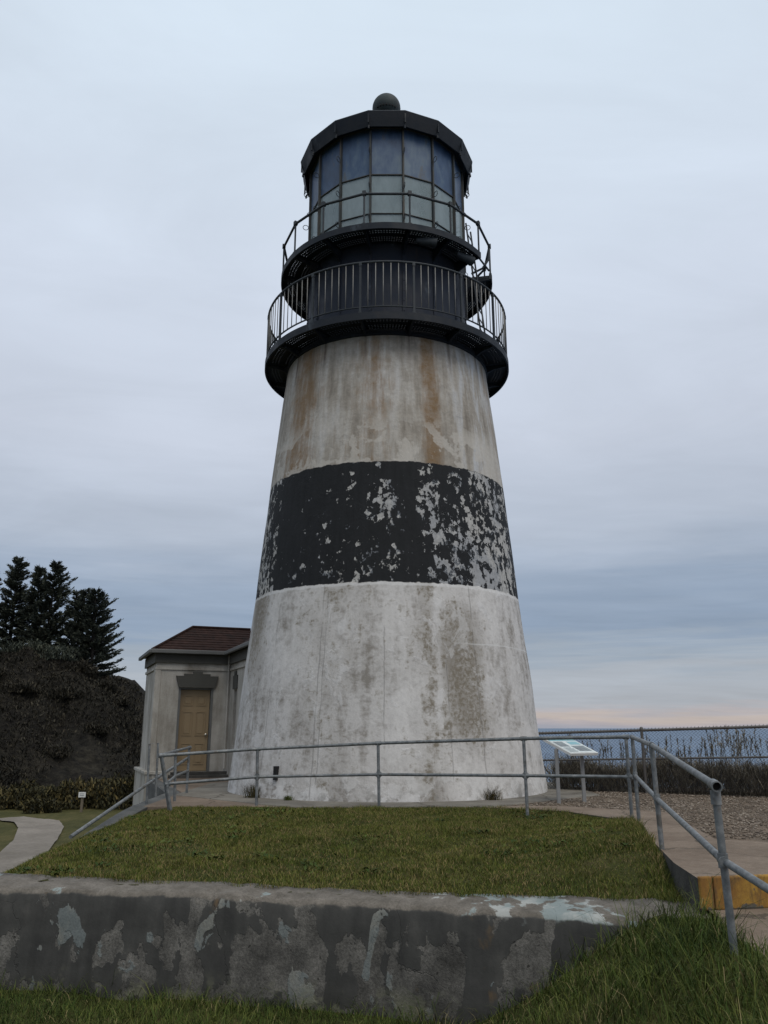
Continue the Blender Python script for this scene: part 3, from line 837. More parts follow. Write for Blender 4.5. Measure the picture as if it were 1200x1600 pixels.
# --- galleries
NS = 16
VA = [R(11.25 + 22.5 * i) for i in range(NS)]
def gallery(name, r_in, r_out, z, th, skip=(), brk_r=None, brk_h=0.35):
    g = MB()
    # rim ring: an angle section around the deck, left open over skipped panels
    seg = 12
    for i in range(NS):
        if i in skip:
            continue
        a0, a1 = VA[i - 1], VA[i - 1] + R(22.5)
        pts = [a0 + (a1 - a0) * j / seg for j in range(seg + 1)]
        vs = []
        for aa in pts:
            for (r, zz) in ((r_out, z - th), (r_out + 0.035, z - th), (r_out + 0.035, z + 0.05), (r_out, z + 0.05)):
                vs.append(pol(r, aa, zz))
        fs = []
        for j in range(seg):
            for q in range(4):
                fs.append((j * 4 + q, (j + 1) * 4 + q, (j + 1) * 4 + (q + 1) % 4, j * 4 + (q + 1) % 4))
        fs += [(0, 1, 2, 3), (seg * 4 + 3, seg * 4 + 2, seg * 4 + 1, seg * 4)]
        g.add(vs, fs)
    rim = g.make(name, M['iron'], LH, True)
    # perforated deck panels
    angs = [-R(11.25)]; ah = []
    np_ = 13
    for q in range(np_):
        c_ = -R(10.0) + R(20.0) * (q + 0.5) / np_
        angs += [c_ - R(20.0) / np_ * 0.21, c_ + R(20.0) / np_ * 0.21]
    angs.append(R(11.25))
    rads = [r_in]; rh = []
    wd = r_out - r_in
    for f_ in (0.14, 0.24, 0.34, 0.60, 0.70, 0.80):
        rads += [r_in + wd * (f_ - 0.020), r_in + wd * (f_ + 0.020)]
    rads.append(r_out + 0.002)
    V = []; F = []
    na_ = len(angs)
    for r_ in rads:
        for aa in angs:
            V.append((r_ * math.sin(aa), -r_ * math.cos(aa), 0))
    for j in range(len(rads) - 1):
        for i in range(na_ - 1):
            if i % 2 == 1 and j % 2 == 1:
                continue
            q = j * na_ + i
            F.append((q, q + 1, q + na_ + 1, q + na_))
    dm = mesh(V, F, M['iron'], False, 'deck_panel')
    bm = bmesh.new(); bm.from_mesh(dm)
    res = bmesh.ops.solidify(bm, geom=bm.faces[:], thickness=0.014)
    bm.to_mesh(dm); bm.free()
    for i in range(NS):
        if i in skip:
            continue
        link('deck_panel', dm, rim, (0, 0, z), VA[i - 1] + R(11.25))
    # curved brackets below
    bb = []
    for s_ in (-1, 1):
        for (r, zz) in ((r_in - 0.05, -0.02), (r_out - 0.02, -0.02), (r_out - 0.02, -0.07), (r_in + (r_out - r_in) * 0.55, -0.12), (r_in + (r_out - r_in) * 0.18, -0.22), (r_in + 0.03, -brk_h), (r_in - 0.05, -brk_h)):
            bb.append((s_ * 0.022, -r, zz))
    k = 7
    fs = [tuple(range(k - 1, -1, -1)), tuple(range(k, 2 * k))] + [(i, (i + 1) % k, k + (i + 1) % k, k + i) for i in range(k)]
    bme = mesh(bb, fs, M['iron'], False, 'bracket')
    for i in range(NS):
        link('bracket', bme, rim, (0, 0, z - 0.0), VA[i])
    return rim

gl = gallery('lower_gallery', 2.02, 2.64, 8.72, 0.10, (), None, 0.30)
# hatch over the ladder: panel between 56.25 and 78.75 degrees left out
gu = gallery('upper_gallery', 1.75, 2.36, 10.86, 0.09, (3,), None, 0.30)
for aa in (VA[2], VA[3]):
    b = MB(); p0 = Vector(pol(1.78, aa, 10.83)); p1 = Vector(pol(2.38, aa, 10.83))
    tg = Vector((math.cos(aa), math.sin(aa), 0)); rd = (p1 - p0).normalized()
    b.box((p0 + p1) / 2, (0.30, 0.02, 0.055), (rd, tg, (0, 0, 1)))
    b.make('hatch_edge', M['railiron'], gu)

# cornice collar on top of the shaft
b = MB(); b.lathe(C0, [(2.165, 8.52), (2.21, 8.54), (2.21, 8.60), (2.19, 8.66), (1.9, 8.70)], 96)
b.make('shaft_collar', M['iron'], LH, True)

# --- lower railing: round handrail, posts, balusters
def ring_pts(r, z, n=128): return [pol(r, 2 * PI * i / n, z) for i in range(n)]
b = MB(); b.tube(ring_pts(2.635, 9.86), 0.024, 8, True)
lr = b.make('lower_railing', M['railiron'], LH, True)
b = MB(); b.tube(ring_pts(2.635, 8.90), 0.017, 6, True); b.make('bottom_rail', M['railiron'], lr, True)
pm = MB(); pm.box((0, -2.635, 0.535), (0.020, 0.020, 0.56)); pm.box((0, -2.635, 1.10), (0.028, 0.028, 0.035)); pm.box((0, -2.635, 0.02), (0.035, 0.035, 0.05))
pme = mesh(pm.v, pm.f, M['railiron'], False, 'post')
bm_ = MB(); bm_.tube([(0, -2.635, 0.18), (0, -2.635, 1.13)], 0.0088, 6)
bme = mesh(bm_.v, bm_.f, M['baluster'], True, 'baluster')
for i in range(NS):
    link('post', pme, lr, (0, 0, 8.72), VA[i])
    for j in range(1, 7):
        link('baluster', bme, lr, (0, 0, 8.72), VA[i] + R(22.5) * j / 7)

# --- watch room: iron plates and seams
wr = MB(); wr.lathe(C0, [(1.70, 8.70), (1.70, 10.95)], 64)
wro = wr.make('watch_room', M['dark'], LH, True)
RW = 1.775
for i in range(NS):
    a0 = VA[i - 1] + R(0.35); a1 = VA[i - 1] + R(22.15)
    b = MB(); seg = 4
    vs = []
    for q in range(seg + 1):
        aa = a0 + (a1 - a0) * q / seg
        for (r, zz) in ((RW - 0.05, 8.72), (RW, 8.72), (RW, 10.84), (RW - 0.05, 10.84)):
            vs.append(pol(r, aa, zz))
    fs = []
    for q in range(seg):
        for e in range(4):
            fs.append((q * 4 + e, (q + 1) * 4 + e, (q + 1) * 4 + (e + 1) % 4, q * 4 + (e + 1) % 4))
    fs += [(0, 1, 2, 3), (seg * 4 + 3, seg * 4 + 2, seg * 4 + 1, seg * 4)]
    b.add(vs, fs); b.make('wall_plate', M['plate'], wro, True)
stm = MB(); stm.box((0, -RW - 0.008, 1.06), (0.03, 0.012, 1.05))
for k in range(9): stm.box((0, -RW - 0.022, 0.12 + k * 0.23), (0.011, 0.008, 0.011))
sme = mesh(stm.v, stm.f, M['plate'], False, 'seam_strip')
for i in range(NS): link('seam_strip', sme, wro, (0, 0, 8.72), VA[i])

# --- lantern
LROOT = MB()
RL = 1.79
def lathe16(prof):
    m_ = MB(); m_.lathe(C0, prof, NS, a0=R(11.25)); return m_
lf = lathe16([(1.72, 10.84), (RL + 0.02, 10.84), (RL + 0.02, 11.06), (RL - 0.05, 11.08), (0.3, 11.06)])
lan = lf.make('lantern', M['iron'], LH)
ROWS = [(11.08, 11.56, 'glass'), (11.58, 12.51, 'glass'), (12.53, 13.70, 'blank')]
for i in range(NS):
    a0, a1 = VA[i - 1], VA[i - 1] + R(22.5)
    p0 = Vector(pol(RL - 0.03, a0, 0)); p1 = Vector(pol(RL - 0.03, a1, 0))
    mid = (p0 + p1) / 2; tg = (p1 - p0).normalized(); nr = Vector((tg.y, -tg.x, 0))
    hw = (p1 - p0).length / 2 - 0.02
    for (za, zb, kind) in ROWS:
        b = MB(); b.box(mid + Vector((0, 0, (za + zb) / 2)), (hw, 0.006 if kind == 'glass' else 0.012, (zb - za) / 2 - 0.004), (tg, nr, (0, 0, 1)))
        b.make('pane' if kind == 'glass' else 'painted_pane', M[kind], lan)
for z in (11.57, 12.52, 13.70):
    b = MB()
    for i in range(NS):
        b.tube([pol(RL - 0.012, VA[i - 1], z), pol(RL - 0.012, VA[i], z)], 0.017 if z > 11.6 else 0.014, 6)
    b.make('glazing_bar', M['muntin'], lan)
mm = MB(); mm.box((0, -RL - 0.002, 1.28), (0.018, 0.03, 1.30))
mme = mesh(mm.v, mm.f, M['muntin'], False, 'mullion')
for i in range(NS): link('mullion', mme, lan, (0, 0, 11.06), VA[i])
# grab rings hanging on the mullions
tm = MB(); tm.tube([(0.0, -RL - 0.095 + 0.062 * math.cos(2 * PI * q / 14), 0.062 * math.sin(2 * PI * q / 14)) for q in range(14)], 0.0075, 5, True)
tme = mesh(tm.v, tm.f, M['railiron'], True, 'grab_ring')
for i in range(NS):
    for z in (11.42, 12.18, 13.05):
        link('grab_ring', tme, lan, (0, 0, z), VA[i])
# floor and lens pedestal inside
b = MB(); b.lathe(C0, [(0.30, 11.07), (0.30, 11.45), (0.42, 11.5), (0.42, 11.55), (0.05, 11.56)], 20)
b.make('pedestal', M['iron'], lan, True)

# --- roof
rf = lathe16([(RL - 0.10, 13.70), (1.88, 13.70), (1.925, 13.60), (1.955, 13.60), (2.01, 13.78), (2.05, 13.92), (2.03, 13.95), (1.1, 14.62), (0.34, 15.16), (0.26, 15.40), (0.24, 15.55)])
roof = rf.make('roof', M['iron'], LH)
b = MB(); b.lathe(C0, [(0.345 * math.sin(PI * q / 20), 15.77 - 0.345 * math.cos(PI * q / 20)) for q in range(1, 20)], 32, cap=True)
def ballm():
    return iron_material('ball_iron', (0.022, 0.030, 0.032), (0.045, 0.058, 0.058), 0.2)
ball = b.make('ventilator_ball', ballm(), roof, True)
for k in range(-3, 4):
    aa = R(k * 14); c = Vector(pol(0.315, aa, 15.625))
    b = MB(); rd = Vector((math.sin(aa), -math.cos(aa), 0)); tg = Vector((math.cos(aa), math.sin(aa), 0))
    b.box(c, (0.018, 0.012, 0.02), (tg, rd, (0, 0, 1))); b.make('vent_hole', M['dark'], ball)
rbm = MB(); rbm.box((0, -2.02, 0.03), (0.014, 0.014, 0.13)); rbm.tube([(0, -1.96, -0.13), (0, -1.985, -0.17), (0, -1.985, -0.22)], 0.022, 8)
rbe = mesh(rbm.v, rbm.f, M['iron'], False, 'roof_rib')
for i in range(NS): link('roof_rib', rbe, roof, (0, 0, 13.74), VA[i])

# --- upper railing: straight lengths between posts, open at the hatch
b = MB()
ZR = 11.62
for i in range(NS):
    j = (i + 1) % NS
    b.tube([pol(2.36, VA[i], ZR), pol(2.36, VA[j], ZR)], 0.027, 8)
ur = b.make('upper_railing', M['railiron'], LH, True)
pm = MB(); pm.tube([(0, -2.36, -0.05), (0, -2.36, 0.76)], 0.020, 8); pm.box((0, -2.36, 0.77), (0.036, 0.036, 0.045)); pm.box((0, -2.36, 0.0), (0.035, 0.03, 0.07))
pme = mesh(pm.v, pm.f, M['railiron'], False, 'post')
for i in range(NS): link('post', pme, ur, (0, 0, 10.86), VA[i])
b = MB()
p = [Vector(pol(2.36, VA[3], 11.60)), Vector(pol(2.34, VA[3] - R(2), 11.25)), Vector(pol(2.2, VA[3] - R(3), 11.02)), Vector(pol(1.95, VA[3] - R(3), 10.92))]
b.tube(p, 0.026, 8); b.make('hatch_rail', M['railiron'], ur, True)
b = MB(); b.tube([pol(2.33, VA[2], 10.84), pol(2.33, VA[3], 11.02)], 0.022, 8); b.make('hatch_rail', M['railiron'], ur, True)

# --- ladder between the galleries
b = MB()
la = [(R(58), R(60)), (R(71), R(72))]
p00 = Vector(pol(2.28, R(62), 8.74)); p01 = Vector(pol(1.98, R(62), 11.9))
p10 = Vector(pol(2.28, R(72), 8.74)); p11 = Vector(pol(1.98, R(72), 11.9))
b.tube([p00, p01], 0.019, 6); b.tube([p10, p11], 0.019, 6)
lad = b.make('ladder', M['railiron'], LH, True)
for k in range(1, 12):
    f = k / 12
    b = MB(); b.tube([p00.lerp(p01, f), p10.lerp(p11, f)], 0.012, 6); b.make('rung', M['railiron'], lad, True)

# --- two floodlights bolted beneath the upper deck
for az, sc in ((R(20), 1.0), (R(46), 1.1)):
    c = Vector(pol(2.18, az, 10.68)); rd = Vector((math.sin(az), -math.cos(az), 0)); tg = Vector((math.cos(az), math.sin(az), 0))
    b = MB(); b.tube([c - tg * 0.17 * sc, c - tg * 0.05, c + tg * 0.12 * sc + rd * 0.05, c + tg * 0.24 * sc + rd * 0.06], [0.05, 0.075, 0.085, 0.11], 12)
    fl = b.make('floodlight', M['railiron'], gu, True)
    b = MB(); b.box(c + Vector((0, 0, 0.10)), (0.02, 0.02, 0.09)); b.make('clamp', M['railiron'], fl)

# ------------------------------------------------------------------ paving around the tower
b = MB()
ap = 3.72; vr = ap / math.cos(R(22.5))
oct_ = [(TX + vr * math.sin(R(22.5 + 45 * i)), TY - vr * math.cos(R(22.5 + 45 * i))) for i in range(8)]
b.prism(oct_, -0.30, 0.02)
b.make('tower_apron', M['pad'], None, bevel=0.015, kind='structure')
b = MB(); b.prism([(-3.62, 12.75), (-1.5, 12.66), (-1.5, 17.5), (-2.6, 21.2), (-5.35, 19.75), (-5.2, 19.3), (-3.72, 15.5)], -0.30, 0.008)
b.make('terrace', M['walk'], None, bevel=0.015, kind='structure')

# walkway on the right
WALK = [(1.5, 12.52), (2.55, 12.0), (3.16, 10.7), (2.62, 8.2), (2.42, 7.2), (2.35, 6.50), (5.6, 7.02), (5.6, 8.3), (3.86, 8.55), (3.42, 8.85), (3.75, 10.6), (3.95, 11.9), (2.7, 12.75), (1.6, 12.75)]
def walk_z(x, y): return 0.06 - 0.05 * sst(7, 11, y)
b = MB(); b.prism(WALK, -0.45, walk_z, 0)
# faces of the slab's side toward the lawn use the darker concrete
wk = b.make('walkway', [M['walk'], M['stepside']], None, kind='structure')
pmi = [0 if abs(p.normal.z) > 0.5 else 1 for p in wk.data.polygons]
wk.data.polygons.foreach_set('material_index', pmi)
# yellow painted nosing of the step: five lengths divided by cracks
e0 = Vector((2.35, 6.50, 0)); e1 = Vector((5.6, 7.02, 0)); ed = (e1 - e0).normalized(); en = Vector((ed.y, -ed.x, 0))
ys = link('step_edge', None, None, tuple(e0), kind='structure')
cuts = [0.0, 0.11, 0.72, 1.5, 2.4, 3.28]
for c0_, c1_ in zip(cuts, cuts[1:]):
    b = MB(); cc = e0 + ed * ((c0_ + c1_) / 2)
    b.box((cc.x + en.x * 0.005, cc.y + en.y * 0.005, -0.045), ((c1_ - c0_) / 2 - 0.003, 0.022, 0.116), (ed, en, (0, 0, 1)))
    b.make('painted_riser', M['yellow'], ys, bevel=0.012)
# lower path running down from the step
def lp_z(x, y): return -0.155 - 0.045 * max(0, 6.55 - y)
V = []; F = []
ny_, nx_ = 40, 14
for j in range(ny_ + 1):
    for i in range(nx_ + 1):
        y_ = -6 + (6.62 + 6) * j / ny_
        xl = 2.42 - 0.13 * (6.5 - min(y_, 6.5)) * (1 if y_ > 4 else 0) - (0.325 if y_ <= 4 else 0)
        x_ = xl + (5.7 - xl) * i / nx_
        yy = y_ + (0.16 * (x_ - 2.35) if j == ny_ else 0)
        V.append((x_, yy, lp_z(x_, y_)))
F = [(j * (nx_ + 1) + i, j * (nx_ + 1) + i + 1, (j + 1) * (nx_ + 1) + i + 1, (j + 1) * (nx_ + 1) + i) for j in range(ny_) for i in range(nx_)]
link('lower_path', mesh(V, F, M['walk'], True, 'lower_path'), kind='structure')

# gravel bed and stones
GP = [(1.6, 12.72), (2.7, 12.72), (3.92, 11.88), (3.72, 10.6), (3.40, 8.84), (3.86, 8.52), (5.6, 8.27), (14, 7.6), (14, 15.6), (2.2, 17.2), (1.2, 16)]
b = MB(); b.prism(GP, -0.3, 0.0); b.make('gravel_bed', M['gravelbed'], None, kind='structure')
def inpoly(x, y, P):
    c = False; n = len(P); j = n - 1
    for i in range(n):
        if ((P[i][1] > y) != (P[j][1] > y)) and x < (P[j][0] - P[i][0]) * (y - P[i][1]) / (P[j][1] - P[i][1]) + P[i][0]:
            c = not c
        j = i
    return c
bm = bmesh.new(); bmesh.ops.create_icosphere(bm, subdivisions=1, radius=1.0)
ico = np.array([v.co[:] for v in bm.verts]); icof = [tuple(v.index for v in f.verts) for f in bm.faces]; bm.free()
pts = []
while len(pts) < 20000:
    x_, y_ = random.uniform(1.6, 10), random.uniform(8.2, 15.6)
    if inpoly(x_, y_, GP) and (math.hypot(x_ - TX, y_ - TY) > 3.75):
        if n3(x_, y_, 1.2) > random.uniform(-0.6, 0.7) - 0.30 + 0.5 * sst(10.5, 8.5, y_):
            pts.append((x_, y_))
pts = np.array(pts); n = len(pts)
sc = rng.uniform(0.006, 0.019, (n, 1, 1)) * rng.uniform(0.6, 1.25, (n, 1, 3)) * np.array([1.15, 1.0, 0.65])
jit = 1 + rng.uniform(-0.28, 0.28, (n, 12, 1))
V = ico[None] * jit * sc
an = rng.uniform(0, 2 * PI, n); ca, sa = np.cos(an)[:, None], np.sin(an)[:, None]
V = np.stack([V[:, :, 0] * ca - V[:, :, 1] * sa, V[:, :, 0] * sa + V[:, :, 1] * ca, V[:, :, 2]], 2)
V += np.concatenate([pts, np.full((n, 1), 0.008)], 1)[:, None, :]
link('gravel', fastmesh('gravel', V, 12, M['gravel'], {'rnd': rng.uniform(0, 1, n)}, icof), kind='stuff', label='tan and grey gravel spread beside the walkway', cat='gravel')

# ------------------------------------------------------------------ retaining wall (one curved length with an uneven top edge)
def dense(L, k):
    xs = np.linspace(L[0][0], L[-1][0], k)
    return [(x, interp(L, x)) for x in xs]
K = 150
wf = dense(WF, K); wb = [(wf[i][0] * (1 - i / (K - 1)) + 0, 0) for i in range(K)]
tt = np.linspace(0, 1, K)
xb = WB[0][0] + (WB[-1][0] - WB[0][0]) * tt
prof_n = 15
V = []; F = []
for i in range(K):
    xf, yf = wf[i]; xk = xb[i]; yk = interp(WB, xk)
    e = 0.018 * n3(xf, 0, 3.5) + 0.010 * n3(xf, 0, 11.0)
    e2 = 0.02 * n3(xf, 5, 1.3)
    zt = -0.20 + e2 + 0.012 * n3(xf, 2, 6.0)
    col = [(xf, yf - 0.10, -1.6), (xf, yf - 0.085, -1.1)]
    for q in range(6):
        f = (q + 1) / 7
        col.append((xf, yf - 0.085 + 0.08 * f + 0.008 * n3(xf, f * 3, 3.0), -1.1 + (zt - 0.05 + 1.1) * f))
    col += [(xf, yf - 0.004 + e, zt - 0.045 + e), (xf, yf + 0.022 + e, zt - 0.008 + 0.6 * e), (xf, yf + 0.06 + e * 0.5, zt + 0.004)]
    for f in (0.35, 0.7):
        col.append((xf + (xk - xf) * f, yf + (yk - yf) * f, zt + 0.03 * f + 0.012 * n3(xf, f * 2, 4.0)))
    col += [(xk, yk + 0.06, zt + 0.035), (xk, yk + 0.10, -1.6)]
    V += col
pn = len(col)
for i in range(K - 1):
    for q in range(pn - 1):
        F.append((i * pn + q, (i + 1) * pn + q, (i + 1) * pn + q + 1, i * pn + q + 1))
F.append(tuple(range(pn))); F.append(tuple((K - 1) * pn + q for q in range(pn - 1, -1, -1)))
off = Vector((-0.8, 7.1, -0.97))
me = mesh([(v[0] - off.x, v[1] - off.y, v[2] - off.z) for v in V], F, M['wall'], True, 'retaining_wall')
link('retaining_wall', me, None, off, label='low curved concrete retaining wall with peeling dark paint in the foreground', cat='wall')

# side wall with pale kerb top running back to the house
SW = [(-3.78, 8.05), (-3.74, 10.0), (-3.80, 12.5), (-3.97, 15.4), (-5.45, 19.4)]
def sw_top(y): return -0.27 + 0.28 * sst(8.5, 13.0, y)
V = []; F = []
ys_ = np.linspace(8.05, 19.4, 48)
def swx(y):
    for (a, ya), (b_, yb) in zip(SW, SW[1:]):
        if y <= yb: return a + (b_ - a) * (y - ya) / (yb - ya)
    return SW[-1][0]
for y_ in ys_:
    x_ = swx(y_); zt = sw_top(y_) + 0.008 * n3(0, y_, 2)
    V += [(x_ - 0.06, y_, -3.2), (x_, y_, zt - 0.02), (x_ + 0.02, y_, zt), (x_ + 0.26, y_, zt - 0.01), (x_ + 0.27, y_, zt - 0.6)]
for i in range(len(ys_) - 1):
    for q in range(4):
        F.append((i * 5 + q, i * 5 + q + 1, (i + 1) * 5 + q + 1, (i + 1) * 5 + q))
F += [(4, 3, 2, 1, 0), tuple((len(ys_) - 1) * 5 + q for q in range(5))]
me = mesh([(v[0] + 3.8, v[1] - 12, v[2] + 0) for v in V], F, M['curb'], False, 'side_wall')
link('side_wall', me, None, (-3.8, 12, 0), label='straight grey concrete kerb wall at the left edge of the lawn', cat='wall')

# ------------------------------------------------------------------ lawn
LX0 = -3.60
def lx0(y): return -3.56 - 0.36 * sst(11.6, 9.6, y)
REDGE = [(6.75, 2.34), (7.2, 2.40), (8.2, 2.60), (10.7, 3.14), (12.0, 2.57), (12.6, 1.6)]
def redge(y):
    if y <= REDGE[0][0]: return REDGE[0][1]
    for (a, xa), (b_, xb_) in zip(REDGE, REDGE[1:]):
        if y <= b_: return xa + (xb_ - xa) * (y - a) / (b_ - a)
    return REDGE[-1][1]
def lawn_z(x, y):
    yb = interp(WB, x)
    f = min(max((y - yb) / (12.6 - yb), 0), 1)
    z = -0.185 + 0.185 * (f ** 0.8)
    z += 0.028 * n3(x, y, 0.7) * sst(0, 0.15, f) * sst(1.0, 0.9, f)
    z -= 0.05 * sst(-3.0, -3.6, x) + 0.12 * sst(-3.55, -3.95, x)
    z += 0.16 * sst(1.6, 0.2, redge(y) - x) * sst(6.95, 8.0, y) * sst(11.5, 9.5, y)
    return z
V = []; F = []
NXL, NYL = 70, 60
for j in range(NYL + 1):
    for i in range(NXL + 1):
        f = j / NYL; s_ = i / NXL
        x_ = LX0 + (2.6 - LX0) * s_
        yb = interp(WB, x_) - 0.03
        y_ = yb + (12.72 - yb) * f
        x2 = lx0(y_) + (redge(y_) + 0.02 - lx0(y_)) * s_
        V.append((x2, y_, lawn_z(x2, y_)))
F = [(j * (NXL + 1) + i, j * (NXL + 1) + i + 1, (j + 1) * (NXL + 1) + i + 1, (j + 1) * (NXL + 1) + i) for j in range(NYL) for i in range(NXL)]
link('lawn', mesh(V, F, M['turf'], True, 'lawn'), kind='structure')

# blades of the lawn
n = 230000
xs = rng.uniform(-3.98, 3.2, n); ys = rng.uniform(6.7, 12.75, n)
dens = rng.uniform(0, 1, n)
P = []; ex = []
for x_, y_, dq in zip(xs, ys, dens):
    yb = interp(WB, x_)
    if y_ < yb - 0.015 + 0.07 * n3(x_, 0, 2.2): continue
    re = redge(y_)
    if x_ > re - 0.01 or x_ < lx0(y_) + 0.03 * n3(3, y_, 2.5): continue
    if y_ > 12.62 + 0.06 * n3(x_, 9, 3): continue
    if dq > 1.35 - (y_ - 7) * 0.085: continue
    P.append((x_, y_, lawn_z(x_, y_) - 0.004))
    e = 1.0
    e += 0.9 * max(0, 1 - (y_ - yb) / 0.18) * random.random()
    e += 2.4 * max(0, 1 - (re - x_) / 0.35) * random.random() * (1 if y_ < 9.5 else 0.3)
    ex.append(e * (1.0 + 0.6 * n3(x_, y_, 1.6) + 0.55 * n3(x_, y_, 5.0)))
P = np.array(P); ex = np.array(ex); k = len(P)
V = blades(P, rng.uniform(0.022, 0.052, k) * np.clip(ex, 0.5, 4), rng.uniform(0.003, 0.0065, k), np.full(k, 0.8), None, 0.4)
link('lawn_grass', fastmesh('lawn_grass', V, 5, M['blade'], {'rnd': rng.uniform(0, 1, k)}, BF), kind='stuff', label='short mown grass on the bank below the tower', cat='grass')

# foreground grass: foot of wall and the bank on the right
n = 95000
xs = rng.uniform(-4.6, 2.5, n); ys = rng.uniform(3.6, 7.7, n)
P = []; ex = []
for x_, y_ in zip(xs, ys):
    if y_ > interp(WF, x_) - 0.05 + 0.02: continue
    xl = 2.42 - 0.13 * (6.5 - min(y_, 6.5)) + 0.05 * n3(0, y_, 3)
    if x_ > xl: continue
    if x_ < 0.3 and y_ < 5.4: continue
    if x_ < 1.0 and y_ < 4.6: continue
    P.append((x_, y_, low_z(x_, y_) - 0.005))
    e = 1.0 + 1.4 * sst(0.7, 1.8, x_) + 1.2 * max(0, 1 - (interp(WF, x_) - y_) / 0.3)
    ex.append(e * (1 + 0.6 * n3(x_, y_, 1.4) + 0.7 * n3(x_, y_, 4.5)))
P = np.array(P); ex = np.array(ex); k = len(P)
V = blades(P, np.clip(rng.lognormal(-3.05, 0.5, k), 0.015, 0.16) * np.clip(ex, 0.4, 3.4), rng.uniform(0.0025, 0.0065, k), np.full(k, 1.05), None, 0.75)
link('bank_grass', fastmesh('bank_grass', V, 5, M['lblade'], {'rnd': rng.uniform(0, 1, k)}, BF), kind='stuff', label='longer rough grass at the wall foot and beside the step', cat='grass')

# tufts at the foot of the tower
for k_, (az, r, h, nb, lab) in enumerate(((R(33), 3.12, 0.22, 160, 'dry grass tuft at the tower foot right of centre'),
                                         (R(-46), 3.12, 0.26, 200, 'dark weed tuft at the tower foot near the left edge'),
                                         (R(-31), 3.12, 0.09, 140, 'small green weed at the tower foot between the left rail posts'))):
    c = np.array(pol(r, az, 0.02))
    P = np.stack([np.zeros(nb) + rng.normal(0, 0.06 if k_ != 2 else 0.035, nb), rng.normal(0, 0.04 if k_ != 2 else 0.025, nb), np.zeros(nb)], 1)
    V = blades(P, rng.uniform(0.5, 1.2, nb) * h, rng.uniform(0.004, 0.008, nb), np.full(nb, 0.7), None, 0.3)
    link('weed_tuft', fastmesh('weed_tuft', V, 5, M['bush'] if k_ != 2 else M['lblade'], {'rnd': rng.uniform(0, 1, nb)}, BF), None, tuple(c), label=lab, cat='weed')

# ------------------------------------------------------------------ pipe railings
def pipe(b, pts, r=0.024, n=12): b.tube(pts, r, n)
def fitting(parent, c, dirs, r=0.031):
    b = MB(); c = Vector(c)
    for d_ in dirs:
        d_ = Vector(d_).normalized(); b.tube([c - d_ * 0.042, c + d_ * 0.042], r, 12)
    b.make('fitting', M['galv'], parent, True)

FP = [((-3.02, 12.20, -0.06), (-3.21, 12.05, 0.76)), ((-1.93, 12.85, -0.02), (-1.95, 12.85, 0.83)), ((-0.07, 12.62, -0.02), (-0.09, 12.62, 0.92)),
      ((1.97, 11.66, -0.03), (1.96, 11.66, 1.0)), ((3.20, 10.98, -0.02), (3.20, 10.98, 1.03))]
rail = thing('pipe_railing', 'long galvanised two-bar pipe railing crossing in front of the tower', 'railing', FP[2][0])
tops = [Vector(a[1]) for a in FP]
mids = [Vector(a[0]).lerp(Vector(a[1]), 0.52) for a in FP]
b = MB(); pipe(b, [tops[0] + (tops[0] - tops[1]) * 0.03] + tops[1:]); b.make('top_rail', M['galv'], rail, True)
b = MB(); pipe(b, [mids[0] + (mids[0] - mids[1]) * 0.02] + mids[1:], 0.022); b.make('middle_rail', M['galv'], rail, True)
for i, (p0, p1) in enumerate(FP):
    b = MB(); pipe(b, [Vector(p0) - Vector((0, 0, 0.12)), p1], 0.023); b.make('post', M['galv'], rail, True)
    dd = (tops[min(i + 1, 4)] - tops[max(i - 1, 0)])
    fitting(rail, tops[i], [dd]); fitting(rail, mids[i], [dd, (0, 0, 1)])

# second railing, descending on the right beside the step
QP = [((3.235, 10.80, -0.02), (3.23, 10.80, 1.03)), ((2.62, 8.08, -0.14), (2.60, 8.08, 0.985)), ((2.10, 5.30, -0.32), (2.08, 5.30, 0.80))]
rail2 = thing('pipe_railing', 'galvanised pipe railing sloping down to an open pipe end beside the yellow step', 'railing', QP[1][0])
tp = [Vector(a[1]) for a in QP]
qm = [Vector((3.232, 10.80, 0.55)), Vector((2.61, 8.08, 0.49)), Vector((2.085, 5.30, 0.36))]
nxt = qm[2] + (Vector((2.30, 4.0, 0.10)) - qm[2])
b = MB(); pipe(b, tp[:2] + [tp[2] + (tp[2] - tp[1]).normalized() * 0.02], 0.0245, 16); tr_ = b.make('top_rail', M['galv'], rail2, True)
# open end: short sleeve with a dark bore
ddv = (tp[2] - tp[1]).normalized()
b = MB(); 
sl0 = tp[2] - ddv * 0.05; sl1 = tp[2] + ddv * 0.075
ax_ = ddv; up_ = Vector((0, 0, 1)); up_ = (up_ - ax_ * up_.dot(ax_)).normalized(); bi_ = ax_.cross(up_)
vs = []; nn = 20
for (pp, rr) in ((sl0, 0.034), (sl1, 0.034), (sl1, 0.026), (sl1 - ddv * 0.10, 0.025)):
    for q in range(nn):
        a = 2 * PI * q / nn
        vs.append(pp + (up_ * math.cos(a) + bi_ * math.sin(a)) * rr)
fs = [(i * nn + q, i * nn + (q + 1) % nn, (i + 1) * nn + (q + 1) % nn, (i + 1) * nn + q) for i in range(3) for q in range(nn)]
b.add(vs, fs); b.make('open_sleeve', M['galv'], rail2, True)
b = MB(); b.tube([sl1 - ddv * 0.052, sl1 - ddv * 0.046], 0.0252, 16); b.make('pipe_bore', M['pipe_inside'], rail2)
b = MB(); b.tube([tp[2] + Vector((0, 0, -0.03)), tp[2] + Vector((0, 0, -0.115))], 0.032, 14); b.make('fitting', M['galv'], rail2, True)
b = MB(); pipe(b, [qm[0], qm[1], qm[2], nxt, Vector((2.75, 1.5, -0.25))], 0.0235, 16); b.make('middle_rail', M['galv'], rail2, True)
